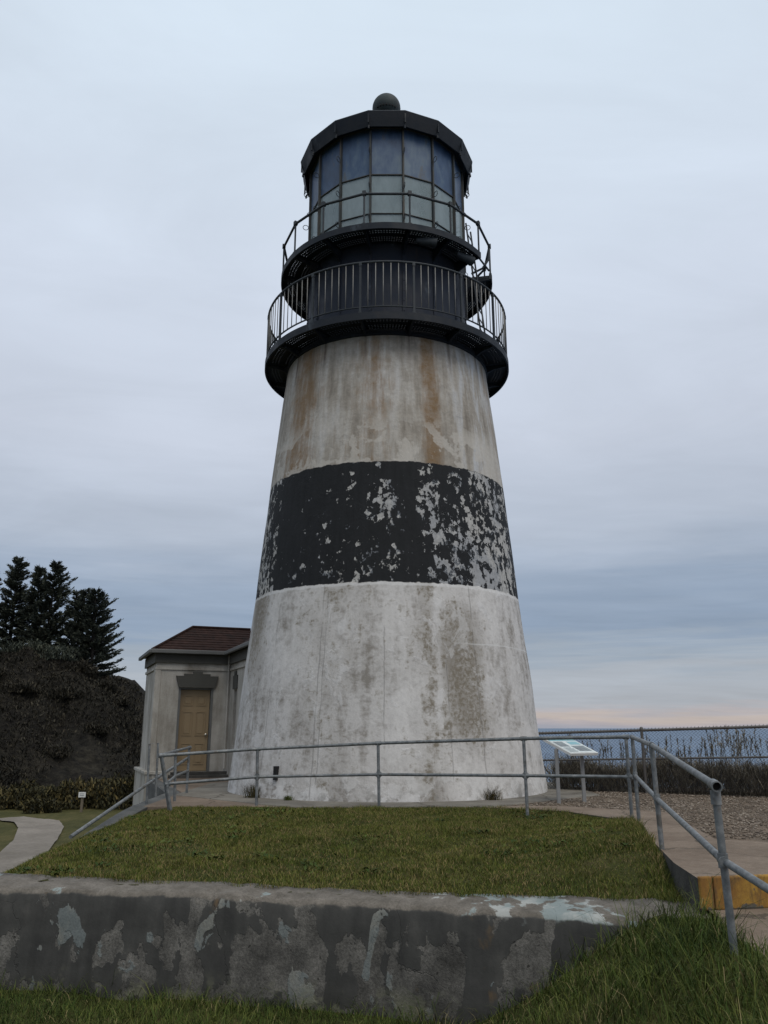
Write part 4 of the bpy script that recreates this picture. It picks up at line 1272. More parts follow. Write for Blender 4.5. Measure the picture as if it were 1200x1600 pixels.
for i, (p0, p1) in enumerate(QP):
    b = MB(); pipe(b, [Vector(p0) - Vector((0, 0, 0.1)), Vector(p1) - Vector((0, 0, 0.03))], 0.0235, 16); b.make('post', M['galv'], rail2, True)
    if i < 2: fitting(rail2, p1, [tp[1] - tp[0]])
    fitting(rail2, qm[i], [(qm[2] - qm[1]), (0, 0, 1)])
# the next post of this railing, nearer than the frame shows
b = MB(); pipe(b, [(2.75, 1.5, -0.6), (2.75, 1.5, -0.22)], 0.0235); b.make('post', M['galv'], rail2, True)

# third railing: turns back along the terrace edge to the house, on the left
rail3 = thing('pipe_railing', 'short pipe railing running back from the left corner towards the house door', 'railing', (-3.10, 12.28, 0))
B0 = [((-3.08, 12.30, -0.05), (-3.25, 12.16, 0.76)), ((-3.36, 13.6, 0.0), (-3.40, 13.6, 0.78)), ((-3.53, 15.1, 0.0), (-3.53, 15.1, 0.80))]
b = MB(); pipe(b, [q[1] for q in B0], 0.022); b.make('top_rail', M['galv'], rail3, True)
b = MB(); pipe(b, [Vector(q[0]).lerp(Vector(q[1]), 0.5) for q in B0], 0.021); b.make('middle_rail', M['galv'], rail3, True)
for p0, p1 in B0:
    b = MB(); pipe(b, [Vector(p0) - Vector((0, 0, 0.1)), p1], 0.023); b.make('post', M['galv'], rail3, True)
    fitting(rail3, p1, [(0.1, 1, 0)])
rail4 = thing('stair_handrail', 'thin handrail sloping down left onto the kerb wall from a square hoop', 'handrail', (-3.8, 13.6, 0.0))
b = MB(); pipe(b, [(-3.70, 13.2, 0.0), (-3.72, 13.2, 0.90), (-3.60, 13.25, 0.91), (-3.58, 13.25, 0.1)], 0.019, 8); b.make('hoop', M['galv'], rail4, True)
b = MB(); pipe(b, [(-3.56, 15.2, 0.62), (-3.66, 13.0, 0.30), (-3.68, 10.05, -0.09)], 0.023, 10); b.make('sloping_rail', M['galv'], rail4, True)

# ------------------------------------------------------------------ annex house
PHI = R(22)
HO = Vector((-4.55, 19.88, 0.0))
HU = Vector((math.cos(PHI), math.sin(PHI), 0)); HN = Vector((math.sin(PHI), -math.cos(PHI), 0)); UZ = Vector((0, 0, 1))
def HP(s, d, z): return HO + HU * s + HN * d + UZ * z     # s along front, d outward, z up
house = thing('keeper_house', 'small grey stucco annex with tan door and red hipped roof beside the tower', 'building', (HO.x, HO.y, 0))
def hbox(name, m_, s0, s1, d0, d1, z0, z1, parent, bevel=0.0):
    b = MB(); c = HP((s0 + s1) / 2, (d0 + d1) / 2, (z0 + z1) / 2)
    b.box(c, (abs(s1 - s0) / 2, abs(d1 - d0) / 2, abs(z1 - z0) / 2), (HU, HN, UZ))
    return b.make(name, m_, parent, bevel=bevel)
SL, SR, DP = -0.98, 0.80, 2.3
DL, DR = -0.43, 0.40          # door opening
# walls as separate slabs so that the opening is real
wall = hbox('wall', M['stucco'], SL, DL, -0.28, 0.0, -0.9, 2.66, house)
hbox('wall', M['stucco'], DR, SR, -0.28, 0.0, -0.3, 2.66, house)
hbox('wall', M['stucco'], DL, DR, -0.28, 0.0, 2.08, 2.66, house)
hbox('wall', M['stucco'], DL, DR, -0.28, 0.0, -0.3, 0.14, house)
hbox('wall', M['stucco'], SL, SL + 0.28, -DP, -0.28, -2.9, 2.66, house)
hbox('wall', M['stucco'], SL, 2.6, -DP, -DP + 0.28, -2.9, 2.66, house)
# wing joining the tower
hbox('wall', M['stucco'], SR, SR + 0.25, 0.0, 0.55, -0.3, 2.66, house)
hbox('wall', M['stucco'], SR, SR + 0.25, 0.85, 3.2, -0.3, 2.66, house)
hbox('wall', M['stucco'], SR, SR + 0.25, 0.55, 0.85, -0.3, 0.75, house)
hbox('wall', M['stucco'], SR, SR + 0.25, 0.55, 0.85, 2.02, 2.66, house)
hbox('wall', M['stucco'], 2.35, 2.6, -DP, 3.2, -0.3, 2.66, house)
hbox('window_pane', M['dark'], SR + 0.13, SR + 0.14, 0.54, 0.86, 0.74, 2.03, house)
hbox('window_hood', M['trim'], SR - 0.03, SR + 0.05, 0.47, 0.93, 2.04, 2.36, house)
hbox('window_hood', M['trim'], SR - 0.034, SR + 0.05, 0.62, 0.78, 2.36, 2.46, house)
# belt mould and frieze
for args in ((SL - 0.035, SR, -0.02, 0.035), (SL - 0.035, SL + 0.02, -DP, -0.02), (SR - 0.035, SR + 0.02, 0.035, 3.2)):
    hbox('belt_mould', M['stucco'], args[0], args[1], args[2], args[3], 2.50, 2.56, house)
for args in ((SL - 0.06, SR, -0.02, 0.06), (SL - 0.06, SL + 0.02, -DP, -0.02), (SR - 0.06, SR + 0.02, 0.06, 3.2)):
    hbox('frieze', M['trim'], args[0], args[1], args[2], args[3], 2.66, 2.90, house)
hbox('corner_pilaster', M['stucco'], SL - 0.03, SL + 0.10, -0.30, 0.025, -0.05, 2.5, house)
# plinth with ledge on the left
pl1 = hbox('plinth', M['plinth'], SL - 0.09, SL + 0.30, -DP - 0.1, 0.14, -2.9, 0.10, house)
hbox('ledge', M['plinth'], SL - 0.13, SL + 0.34, -DP - 0.12, 0.19, 0.10, 0.17, pl1, 0.01)
for s_ in (0.0, 0.14):
    hbox('pilaster_strip', M['plinth'], SL - 0.10 + s_, SL - 0.04 + s_, 0.12, 0.165, -0.9, 0.10, pl1)
# steps to the door
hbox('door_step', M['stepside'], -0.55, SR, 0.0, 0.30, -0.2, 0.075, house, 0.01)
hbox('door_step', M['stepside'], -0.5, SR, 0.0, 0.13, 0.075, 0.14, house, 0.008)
# door with six raised panels
door = hbox('door', M['door'], -0.375, 0.345, -0.16, -0.115, 0.15, 2.04, house, 0.006)
def dpanel(s0, s1, z0, z1):
    g_ = 0.018
    hbox('panel_groove', M['door'], s0, s0 + g_, -0.116, -0.100, z0, z1, door)
    hbox('panel_groove', M['door'], s1 - g_, s1, -0.116, -0.100, z0, z1, door)
    hbox('panel_groove', M['door'], s0 + g_, s1 - g_, -0.116, -0.1005, z0, z0 + g_, door)
    hbox('panel_groove', M['door'], s0 + g_, s1 - g_, -0.116, -0.1005, z1 - g_, z1, door)
    hbox('door_panel', M['door'], s0 + 0.045, s1 - 0.045, -0.116, -0.104, z0 + 0.045, z1 - 0.045, door, 0.01)
for s0, s1 in ((-0.29, -0.055), (0.025, 0.26)):
    dpanel(s0, s1, 0.30, 0.78); dpanel(s0, s1, 0.96, 1.52); dpanel(s0, s1, 1.66, 1.90)
b = MB(); kc = HP(0.285, -0.06, 0.98)
b.tube([HP(0.285, -0.115, 0.98), HP(0.285, -0.085, 0.98), HP(0.285, -0.07, 0.98), HP(0.285, -0.05, 0.98), HP(0.285, -0.04, 0.98)], [0.016, 0.014, 0.03, 0.032, 0.012], 10)
b.make('door_knob', M['brass'], door, True)
hbox('door_jamb', M['gutter'], DL - 0.002, -0.378, -0.20, 0.004, 0.142, 2.078, house)
hbox('door_jamb', M['gutter'], 0.348, DR + 0.002, -0.20, 0.004, 0.142, 2.078, house)
hbox('door_jamb', M['gutter'], -0.378, 0.348, -0.20, -0.03, 2.042, 2.078, house)
# stepped hood over the door
b = MB()
poly = [(-0.44, 2.085), (0.42, 2.085), (0.50, 2.36), (0.30, 2.36), (0.30, 2.41), (0.11, 2.41), (0.11, 2.46), (-0.12, 2.46), (-0.12, 2.41), (-0.33, 2.41), (-0.33, 2.36), (-0.52, 2.36)]
k = len(poly)
vs = [HP(s_, 0.002, z_) for s_, z_ in poly] + [HP(s_, 0.075, z_) for s_, z_ in poly]
b.add(vs, [tuple(range(k - 1, -1, -1)), tuple(range(k, 2 * k))] + [(i, (i + 1) % k, k + (i + 1) % k, k + i) for i in range(k)])
b.make('door_hood', M['trim'], house)
# roof: hipped body with gutter, shingle courses on the visible slopes
EO = 0.16
ZE = 2.93; RZ = 3.66
A = HP(SL - EO, EO, ZE); Bk = HP(SL - EO, -DP - EO, ZE)
E_ = HP(2.6 + EO, EO, ZE); Fk = HP(2.6 + EO, -DP - EO, ZE)
mid_d = (EO + (-DP - EO)) / 2
R0 = HP(SL - EO + 1.12, mid_d, RZ); R1 = HP(2.6 + EO - 1.25, mid_d, RZ)
b = MB()
b.add([A, E_, Fk, Bk, R0, R1], [(0, 1, 5, 4), (1, 2, 5), (2, 3, 4, 5), (3, 0, 4), (0, 3, 2, 1)])
roofh = b.make('roof', M['shingle'], house)
# wing roof
W0 = HP(SR - EO, EO, ZE); W1 = HP(SR - EO, 3.4, ZE); W2 = HP(2.6 + EO, 3.4, ZE); W3 = HP(2.6 + EO, EO, ZE)
wm = (SR - EO + 2.6 + EO) / 2
T0 = HP(wm, -0.6, 3.62); T1 = HP(wm, 3.4, 3.62)
b = MB(); b.add([W0, W1, W2, W3, T0, T1], [(0, 4, 5, 1), (1, 5, 2), (2, 5, 4, 3), (0, 1, 2, 3)]); b.make('wing_roof', M['shingle'], roofh)
def courses(p0, p1, q0, q1, nrm, n):
    nrm = nrm.normalized()
    for i in range(n):
        f0 = i / n; f1 = min((i + 1.12) / n, 1.0)
        a0 = p0.lerp(q0, f0); a1 = p1.lerp(q1, f0); c0_ = p0.lerp(q0, f1); c1_ = p1.lerp(q1, f1)
        up0 = nrm * 0.018; up1 = nrm * 0.006
        b = MB(); b.add([a0 + nrm * 0.002, a1 + nrm * 0.002, c1_ + nrm * 0.002, c0_ + nrm * 0.002, a0 + up0, a1 + up0, c1_ + up1, c0_ + up1],
                        [(0, 1, 5, 4), (1, 2, 6, 5), (3, 0, 4, 7), (4, 5, 6, 7), (2, 3, 7, 6)])
        b.make('shingle_course', M['shingle'], roofh)
nf = (E_ - A).cross(R0 - A)
if nf.z < 0: nf = -nf
courses(A, E_, R0, R1, nf, 10)
nl = (A - Bk).cross(R0 - A)
if nl.z < 0: nl = -nl
courses(Bk, A, R0, R0, nl, 10)
b = MB(); b.tube([A + UZ * 0.03, R0 + UZ * 0.03, R1 + UZ * 0.03], 0.035, 6); b.make('ridge_cap', M['shingle'], roofh)
# gutters
b = MB(); b.box((A + HP(SR - EO, EO, ZE)) / 2 + HN * 0.03 - UZ * 0.01, ((SR - SL) / 2 + 0.02, 0.05, 0.045), (HU, HN, UZ)); b.make('gutter', M['gutter'], roofh, bevel=0.012)
b = MB(); b.box(HP(SL - EO - 0.02, -DP / 2, ZE - 0.01), (0.04, DP / 2 + EO + 0.02, 0.043), (HU, HN, UZ)); b.make('gutter', M['gutter'], roofh, bevel=0.012)
b = MB(); b.box(HP(SR - EO - 0.03, 1.85, ZE - 0.012), (0.04, 1.60, 0.042), (HU, HN, UZ)); b.make('gutter', M['gutter'], roofh, bevel=0.012)
b = MB(); b.tube([HP(SR + 0.0 - 0.06, 0.06, 2.90), HP(SR - 0.06, 0.06, 0.2)], 0.022, 8); b.make('downpipe', M['stucco'], house, True)

# ------------------------------------------------------------------ interpretive sign
sg = thing('display_panel', 'white tilted information panel on two posts by the fence', 'sign', (3.1, 13.3, 0))
BL = Vector((2.90, 12.95, 0.76)); lo_ = Vector((0.52, 0.35, 0)); upv = Vector((-0.33, 0.45, 0.22))
nn_ = lo_.cross(upv).normalized()
def slab(name, m_, u0, u1, v0, v1, t0, t1, parent):
    b = MB(); vs = []
    for tz in (t0, t1):
        for (u_, v_) in ((u0, v0), (u1, v0), (u1, v1), (u0, v1)):
            vs.append(BL + lo_ * u_ + upv * v_ + nn_ * tz)
    b.add(vs, [(3, 2, 1, 0), (4, 5, 6, 7), (0, 1, 5, 4), (1, 2, 6, 5), (2, 3, 7, 6), (3, 0, 4, 7)])
    return b.make(name, m_, parent)
fr = slab('frame', M['sign_white'], 0, 1, 0, 1, -0.04, 0.0, sg)
pg = slab('panel_face', M['panel'], 0.03, 0.97, 0.04, 0.96, 0.002, 0.005, fr)
slab('panel_header', M['teal'], 0.04, 0.96, 0.80, 0.95, 0.006, 0.008, pg) if False else slab('panel_header', M['teal'], 0.04, 0.96, 0.80, 0.95, 0.0062, 0.008, fr)
for (u0, u1, v0, v1, mm_) in ((0.08, 0.40, 0.42, 0.74, 'photo'), (0.46, 0.90, 0.12, 0.46, 'photo'), (0.55, 0.92, 0.54, 0.74, 'teal'), (0.08, 0.38, 0.10, 0.14, 'ink'), (0.08, 0.36, 0.18, 0.21, 'ink'), (0.08, 0.38, 0.25, 0.28, 'ink'), (0.08, 0.33, 0.32, 0.35, 'ink')):
    slab('printed_patch', M[mm_], u0, u1, v0, v1, 0.0065, 0.0075, fr)
for c_, zt in ((BL + lo_ * 0.02 + upv * 0.55, 0.82), (BL + lo_ * 0.80 + upv * 0.42, 0.78)):
    b = MB(); b.box((c_.x, c_.y, zt / 2 - 0.05), (0.027, 0.027, zt / 2 + 0.05)); b.make('post', M['sign_post'], sg, bevel=0.005)

# ------------------------------------------------------------------ chain link fence
f0 = Vector((1.9, 16.7, -0.11)); f1 = Vector((12.4, 11.15, 0.26))
fence = thing('chain_link_fence', 'low chain link fence with rusty top rail behind the gravel', 'fence', (6, 14.3, 0))
FH = 1.11
fd = f1 - f0; fl_ = Vector((fd.x, fd.y, 0)).length; fu = fd / fl_
b = MB(); b.tube([f0 + UZ * FH, f1 + UZ * FH], 0.024, 8); b.make('top_rail', M['fence_rail'], fence, True)
b = MB(); b.tube([f0 + UZ * (FH - 0.50), f1 + UZ * (FH - 0.50)], 0.017, 8); b.make('middle_rail', M['fence_rail'], fence, True)
spos = [0.2, 3.2, 5.7, 8.5, 11.2]
for s_ in spos:
    p_ = f0 + fu * s_
    b = MB(); b.tube([p_ - UZ * 0.2, p_ + UZ * (FH + 0.03)], 0.028, 10); b.make('post', M['fence_rail'], fence, True)
    b = MB(); b.lathe(tuple(p_ + UZ * (FH + 0.03)), [(0.035, -0.03), (0.037, 0.0), (0.025, 0.025), (0.004, 0.035)], 10, cap=True); b.make('post_cap', M['fence_rail'], fence, True)
# woven wires: one zigzag strand each
DW = 0.062; rows = int(1.10 / DW)
nwire = int(fl_ / DW)
hw_ = DW / 2; wr_ = 0.0050
side = Vector((fu.y, -fu.x, 0)).normalized()
Vw = []; 
for sgn in (1, -1):
    pass
pts0 = []
for k in range(2 * rows + 1):
    pts0.append(((0.5 if k % 2 else -0.5) * DW * 1.03, (0.0035 if k % 2 else -0.0035), 0.04 + k * DW / 2))
tmb = MB(); tmb.tube([(p_[0], p_[1], p_[2]) for p_ in pts0] + [(0.012, 0, pts0[-1][2] + 0.055)], wr_, 4)
base_v = np.array(tmb.v)
allv = []
for i in range(nwire + 1):
    o_ = f0 + fu * (i * DW + 0.03)
    vv = np.stack([o_.x + base_v[:, 0] * fu.x + base_v[:, 1] * side.x, o_.y + base_v[:, 0] * fu.y + base_v[:, 1] * side.y, o_.z + base_v[:, 2]], 1)
    allv.append(vv - np.array([6, 14.3, 0]))
cm = fastmesh('chain_mesh', np.array(allv), 0, M['chain'], None, tmb.f)
link('chain_mesh', cm, fence, kind='stuff')

# brush behind the fence
n = 42000
s_ = rng.uniform(-0.5, 11.5, n); dq = np.abs(rng.normal(0, 1, n)) * 0.55 + 0.05
bx_ = f0.x + fu.x * s_ - side.x * dq; by_ = f0.y + fu.y * s_ - side.y * dq
if (f0 - side).y < f0.y:
    bx_ = f0.x + fu.x * s_ + side.x * dq; by_ = f0.y + fu.y * s_ + side.y * dq
hn = np.array([n3(a, b_, 0.9) for a, b_ in zip(bx_, by_)])
top = 0.64 + 0.30 * hn + 0.05 * sst(4, 9, 6)
P = np.stack([bx_, by_, rng.uniform(-0.1, 1.0, n) ** 0.8 * np.maximum(top, 0.1) * 0.62], 1)
P = np.nan_to_num(P, nan=0.0)
P = P[np.hypot(P[:, 0] - TX, P[:, 1] - TY) > 3.3]
k = len(P)
V = blades(P, rng.uniform(0.10, 0.36, k), rng.uniform(0.004, 0.013, k), np.full(k, 1.1), None, 0.7)
link('brush', fastmesh('brush', V, 5, M['brush'], {'rnd': rng.uniform(0, 1, k)}, BF), kind='stuff', label='brown tangled brush growing behind the chain link fence', cat='brush')
# tall seed heads standing above it
V_all = []; rn = []
for k_ in range(210):
    s1_ = random.uniform(0.0, 10.5)
    if k_ < 90: s1_ = random.choice([3.6, 4.4, 5.2, 1.4, 6.0, 6.8]) + random.gauss(0, 0.35)
    dq1 = random.uniform(0.1, 0.8)
    x_ = f0.x + fu.x * s1_ - side.x * dq1; y_ = f0.y + fu.y * s1_ - side.y * dq1
    if y_ < f0.y + fu.y * s1_: x_ = f0.x + fu.x * s1_ + side.x * dq1; y_ = f0.y + fu.y * s1_ + side.y * dq1
    if math.hypot(x_ - TX, y_ - TY) < 3.3: continue
    H_ = random.uniform(0.70, 1.02) + (0.14 if s1_ > 4.2 else 0)
    lx, ly = random.gauss(0, 0.09), random.gauss(0, 0.09)
    P = []
    nb = 26
    ff = rng.uniform(0.68, 1.0, nb)
    P = np.stack([x_ + lx * ff ** 2, y_ + ly * ff ** 2, H_ * ff], 1)
    V_all.append(blades(P, rng.uniform(0.035, 0.085, nb), rng.uniform(0.007, 0.016, nb), np.full(nb, 1.0), None, 0.4)); rn.append(rng.uniform(0, 1, nb))
    st = np.stack([np.full(6, x_) , np.full(6, y_), np.linspace(0.3, H_ * 0.9, 6)], 1)
    st[:, 0] += lx * (st[:, 2] / H_) ** 2; st[:, 1] += ly * (st[:, 2] / H_) ** 2
    V_all.append(blades(st, np.full(6, 0.2), np.full(6, 0.006), np.full(6, 0.05), None, 0.0)); rn.append(rng.uniform(0, 0.4, 6))
link('seed_heads', fastmesh('seed_heads', np.concatenate(V_all), 5, M['brush'], {'rnd': np.concatenate(rn)}, BF), kind='stuff', label='tall dry seed heads standing up behind the fence against the sea', cat='dry grass')

# ------------------------------------------------------------------ far path, sign, bushes
def gz_(x, y): return ground_z(x, y)
LPTH = [(-9.9, 20.0), (-11.9, 26.0), (-13.5, 31.2), (-14.9, 34.8), (-16.1, 37.0), (-17.6, 38.4)]
RPTH = [(-8.4, 20.0), (-10.4, 26.0), (-11.9, 31.2), (-13.2, 35.2), (-14.3, 37.5), (-16.6, 39.2)]
V = []; F = []
def lerpL(L, f):
    k = f * (len(L) - 1); i = min(int(k), len(L) - 2); q = k - i
    return L[i][0] + (L[i + 1][0] - L[i][0]) * q, L[i][1] + (L[i + 1][1] - L[i][1]) * q
for j in range(61):
    a = lerpL(LPTH, j / 60); c = lerpL(RPTH, j / 60)
    for i in range(5):
        x_ = a[0] + (c[0] - a[0]) * i / 4; y_ = a[1] + (c[1] - a[1]) * i / 4
        V.append((x_, y_, -2.80 if False else max(gz_(x_, y_), -2.9) + 0.06))
F = [(j * 5 + i, j * 5 + i + 1, (j + 1) * 5 + i + 1, (j + 1) * 5 + i) for j in range(60) for i in range(4)]
link('path', mesh(V, F, M['path'], True, 'path'), kind='structure')

so = thing('small_sign', 'tiny white notice on a wooden stake at the foot of the hill', 'sign', (-14.8, 41.5, -2.85))
b = MB(); b.box((-14.8, 41.5, -2.5), (0.05, 0.05, 0.55)); b.make('stake', M['wood'], so)
b = MB(); b.box((-14.8, 41.42, -2.03), (0.17, 0.02, 0.12)); pbo = b.make('notice', M['sign_white'], so)
for k_ in range(2):
    b = MB(); b.box((-14.8, 41.395, -1.99 - 0.08 * k_), (0.11, 0.002, 0.012)); b.make('print_line', M['ink'], pbo)

def bush(x, y, rx, h, nb, lab, kind=0):
    z = min(gz_(x, y), -2.6) if y < 45.5 else hill_z(x, y)
    o = thing('bush', lab, 'bush', (x, y, z), 'bushes along the foot of the hill')
    u = rng.normal(0, 1, (nb, 3)); u /= np.linalg.norm(u, axis=1)[:, None]
    u[:, 2] = np.abs(u[:, 2])
    rad = rng.uniform(0.55, 1.0, nb) ** 0.6
    lump = np.array([1 + 0.35 * mnoise.noise(Vector((a * 2 + x, b_ * 2 + y, c * 2))) for a, b_, c in u])
    P = u * (rad * lump)[:, None] * np.array([rx, rx * 0.7, h])
    V = blades(P, rng.uniform(0.12, 0.30, nb), rng.uniform(0.05, 0.11, nb), np.full(nb, 1.0), None, 0.6)
    link('foliage', fastmesh('foliage', V, 5, M['bush'], {'rnd': rng.uniform(0, 1, nb)}, BF), o)
    b = MB()
    for q in range(5):
        a = q * 1.26; b.tube([(x, y, z - 0.1), (x + 0.5 * rx * math.cos(a), y + 0.35 * rx * math.sin(a), z + h * 0.7)], [0.04, 0.015], 5)
    b.make('stems', M['bark'], o)
labs = ['dark low bush left of the far path', 'broad dark bush behind the far path', 'yellowish bush behind the bend of the far path',
        'rounded brown bush left of the small sign', 'dark bush just behind the small sign', 'tall dark bush right of the small sign',
        'dense dark bush beside the house plinth', 'brown bush partly hidden by the house corner', 'leftmost dark bush at the hill foot', 'low tawny bush between sign and path']
for i, (x_, y_, rx, h_) in enumerate(((-20.3, 43.5, 1.6, 1.0), (-18.6, 44.2, 1.5, 1.2), (-17.4, 43.0, 1.2, 1.1), (-16.0, 43.6, 1.3, 1.35), (-14.9, 44.0, 1.3, 1.3), (-13.4, 43.2, 1.4, 1.6), (-12.0, 43.0, 1.3, 1.7), (-10.8, 43.6, 1.4, 1.8), (-22.6, 43.6, 1.7, 1.0), (-16.7, 41.6, 0.9, 0.55))):
    bush(x_, y_, rx, h_, 1500, labs[i])

# ------------------------------------------------------------------ spruces on the hill
def spruce(x, y, H_, rb, lean, lab, seed, bare=0.10, dens=1.0, wind=0.25):
    rs = np.random.default_rng(seed); rr_ = random.Random(seed)
    z0 = hill_z(x, y) - 0.2
    o = thing('spruce_tree', lab, 'tree', (x, y, z0), 'spruces on top of the hill')
    b = MB()
    tpts = [(x + lean * (q / 6) ** 1.5, y, z0 + H_ * q / 6 * 0.98) for q in range(7)]
    b.tube(tpts, [0.20 * (1 - 0.9 * q / 6) * H_ / 8 for q in range(7)], 7)
    b.make('trunk', M['bark'], o, True)
    bl = MB(); Vn = []
    nb = int(95 * dens * H_ / 8)
    for k in range(nb):
        f = bare + (1 - bare) * (k + rr_.random()) / nb
        az = rr_.uniform(0, 2 * PI)
        shape = (1 - f) ** 0.62 * (0.75 + 0.5 * rr_.random())
        if rr_.random() < 0.10: shape *= 1.35
        L = rb * shape * (1 + wind * math.cos(az)) + 0.18
        if f < 0.25: L *= 0.72 + 1.1 * f
        c = Vector((x + lean * f ** 1.5, y, z0 + H_ * f))
        rise = rr_.uniform(-0.05, 0.35) + 0.35 * f
        d_ = Vector((math.cos(az), math.sin(az), rise)).normalized()
        e = c + d_ * L + Vector((0, 0, 0.10 * L))
        mid_ = c + d_ * L * 0.5 - Vector((0, 0, 0.06 * L))
        bl.tube([c, mid_, e], [0.035, 0.022, 0.008], 4, cap=False)
        nt = int(75 * L / 1.2) + 16
        ff = rs.uniform(0.18, 1.0, nt)
        base = np.outer((1 - ff) ** 2, c) + np.outer(2 * ff * (1 - ff), mid_) + np.outer(ff ** 2, e)
        base += rs.normal(0, 0.05, (nt, 3))
        sd = np.array([-d_.y, d_.x, 0.0])
        sg_ = rs.choice([-1, 1], nt)
        tl = (0.20 + 0.30 * (1 - ff)) * rs.uniform(0.6, 1.2, nt)
        dirv = np.array(d_)[None, :] * 0.75 + sd[None, :] * (sg_ * rs.uniform(0.2, 0.9, nt))[:, None] + np.array([0, 0, 1.0])[None, :] * rs.uniform(-0.25, 0.55, nt)[:, None]
        dirv /= np.linalg.norm(dirv, axis=1)[:, None]
        tip = base + dirv * tl[:, None]
        wv = np.cross(dirv, rs.normal(0, 1, (nt, 3))); wv /= np.linalg.norm(wv, axis=1)[:, None]
        wd = (0.020 + 0.026 * rs.random(nt))[:, None]
        md = base + dirv * (tl * 0.5)[:, None]
        Vn.append(np.stack([base - wv * wd * 0.4, base + wv * wd * 0.4, md + wv * wd, md - wv * wd, tip], 1))
    crown_v = np.concatenate(Vn) - np.array([x, y, z0])[None, None, :]
    bl.make('branches', M['bark'], o)
    link('crown', fastmesh('crown', crown_v, 5, M['needle'], {'rnd': rs.uniform(0, 1, len(crown_v))}, BF), o)

SP = [(-30.6, 61.0, 6.6, 1.9, 0.1, 'dense dark spruce cut by the left edge of the picture', 1, 0.0, 1.7, 0.0),
      (-28.6, 61.5, 7.6, 1.6, 0.0, 'tall dark pointed spruce, second from the left on the hill', 2, 0.02, 1.9, 0.1),
      (-26.5, 61.0, 7.3, 1.6, -0.2, 'open spruce with visible trunk, left of the tall pair on the hill', 3, 0.10, 1.35, 0.1),
      (-25.4, 60.6, 7.3, 1.75, 0.1, 'tall open spruce with ragged right side in mid hill group', 4, 0.12, 1.35, 0.3),
      (-23.4, 60.4, 5.7, 1.35, 0.0, 'slim shorter spruce in the gap between the open spruces', 5, 0.08, 1.3, 0.2),
      (-22.5, 60.0, 6.0, 1.5, -0.1, 'slender spruce just left of the rightmost spruce', 6, 0.06, 1.4, 0.2),
      (-21.4, 59.4, 6.3, 1.85, -0.2, 'rightmost spruce on the hill, with limbs sweeping right', 7, 0.02, 1.8, 0.25),
      (-29.0, 55.8, 3.6, 2.2, 0.0, 'low bushy spruce spreading down the hill face at far left', 8, 0.0, 2.2, 0.2),
      (-31.2, 57.5, 5.0, 2.2, 0.0, 'broad dark spruce low on the hill at the left picture edge', 9, 0.0, 2.2, 0.2)]
for a in SP: spruce(*a)

# ------------------------------------------------------------------ shrubs under the spruces and on the hill face
def hill_shrub(x, y, rx, h, nb, lab):
    z = hill_z(x, y) - 0.15
    o = thing('hill_shrub', lab, 'shrub', (x, y, z), 'shrubs on the hill')
    u = rng.normal(0, 1, (nb, 3)); u /= np.linalg.norm(u, axis=1)[:, None]; u[:, 2] = np.abs(u[:, 2])
    lump = np.array([1 + 0.55 * mnoise.noise(Vector((a * 2.4 + x, b_ * 2.4 + y, c * 2.4))) for a, b_, c in u])
    P = u * (rng.uniform(0.35, 1.0, nb) ** 0.6 * lump)[:, None] * np.array([rx, rx * 0.8, h])
    V = blades(P, rng.uniform(0.12, 0.34, nb), rng.uniform(0.035, 0.08, nb), np.full(nb, 1.1), None, 0.5)
    link('foliage', fastmesh('foliage', V, 5, M['needle'] if h > 0.9 else M['scrub'], {'rnd': rng.uniform(0, 1, nb)}, BF), o)
    b = MB()
    for q in range(4):
        a = q * 1.6; b.tube([(x, y, z - 0.2), (x + 0.45 * rx * math.cos(a), y + 0.4 * rx * math.sin(a), z + h * 0.75)], [0.04, 0.012], 5)
    b.make('stems', M['bark'], o)
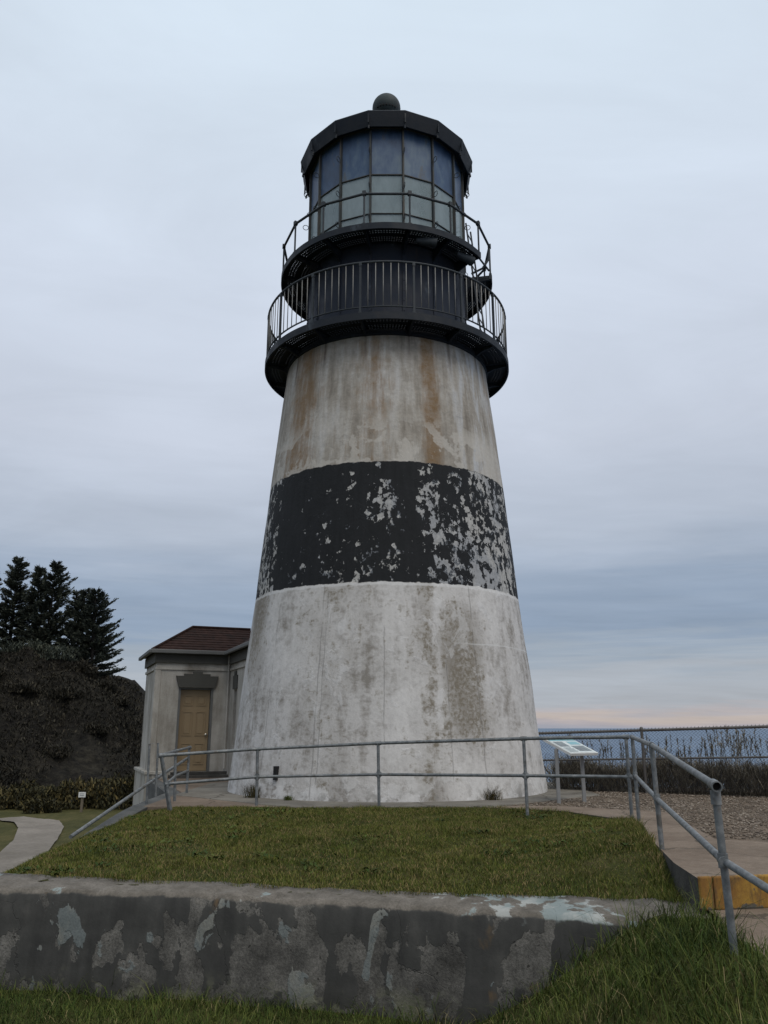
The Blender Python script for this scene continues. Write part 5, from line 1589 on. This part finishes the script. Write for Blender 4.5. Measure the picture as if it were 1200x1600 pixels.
for i, (x_, y_, rx, h_, lab) in enumerate((
        (-29.4, 58.6, 1.6, 1.3, 'dark shrub under the leftmost spruces on the hill crest'),
        (-27.2, 58.4, 1.5, 1.2, 'dark shrub below the tall pointed spruce on the hill'),
        (-25.2, 58.2, 1.4, 1.0, 'rounded shrub below the open spruces on the hill crest'),
        (-23.2, 57.8, 1.3, 0.95, 'shrub below the slender spruces near the hill shoulder'),
        (-21.4, 57.2, 1.1, 0.8, 'low scrubby shrub below the rightmost spruce'),
        (-19.6, 57.0, 0.9, 0.45, 'small shrub on the hill shoulder right of all spruces'),
        (-18.2, 56.6, 0.8, 0.38, 'tiny shrub on the hill slope nearest the house wall'),
        (-26.5, 54.0, 1.3, 0.8, 'brown shrub high on the hill face below the open spruces'),
        (-23.6, 53.4, 1.2, 0.7, 'brown shrub in the middle of the hill face'),
        (-21.0, 53.6, 1.2, 0.7, 'tawny shrub on the upper right hill face'),
        (-18.6, 53.0, 1.0, 0.6, 'brown shrub on the hill face close to the house'),
        (-24.8, 50.4, 1.2, 0.7, 'tawny shrub low on the left hill face'),
        (-19.8, 50.2, 1.1, 0.65, 'scrubby shrub low on the hill face above the small sign'))):
    hill_shrub(x_, y_, rx, h_, 1500, lab)

# clover and broad-leaved weeds scattered through the turf
Vc = []; rc = []
for k_ in range(46):
    cx_ = random.uniform(-3.5, 2.4); cy_ = random.uniform(7.9, 12.4)
    if cx_ > redge(cy_) - 0.2: continue
    nl_ = random.randint(12, 60); sp_ = random.uniform(0.04, 0.16)
    px = cx_ + rng.normal(0, sp_, nl_); py = cy_ + rng.normal(0, sp_, nl_)
    ok = [(a, b_) for a, b_ in zip(px, py) if lx0(b_) < a < redge(b_) - 0.05 and interp(WB, a) < b_ < 12.5]
    if not ok: continue
    P = np.array([(a, b_, lawn_z(a, b_) + random.uniform(0.004, 0.03)) for a, b_ in ok]); nl_ = len(P)
    an = rng.uniform(0, 2 * PI, nl_); L_ = rng.uniform(0.025, 0.07, nl_)
    d_ = np.stack([np.cos(an), np.sin(an), rng.uniform(0.1, 0.6, nl_)], 1); sd = np.stack([-np.sin(an), np.cos(an), np.zeros(nl_)], 1)
    w_ = (L_ * 0.22)[:, None]; L_ = L_[:, None]
    Vc.append(np.stack([P - sd * w_ * 0.3, P + sd * w_ * 0.3, P + d_ * L_ * 0.6 + sd * w_, P + d_ * L_ * 0.6 - sd * w_, P + d_ * L_], 1))
    rc.append(np.full(nl_, random.uniform(0.0, 0.75)))
link('lawn_weeds', fastmesh('lawn_weeds', np.concatenate(Vc), 5, M['lblade'], {'rnd': np.concatenate(rc)}, BF), kind='stuff', label='flat broad-leaved weeds scattered through the lawn turf', cat='weeds')
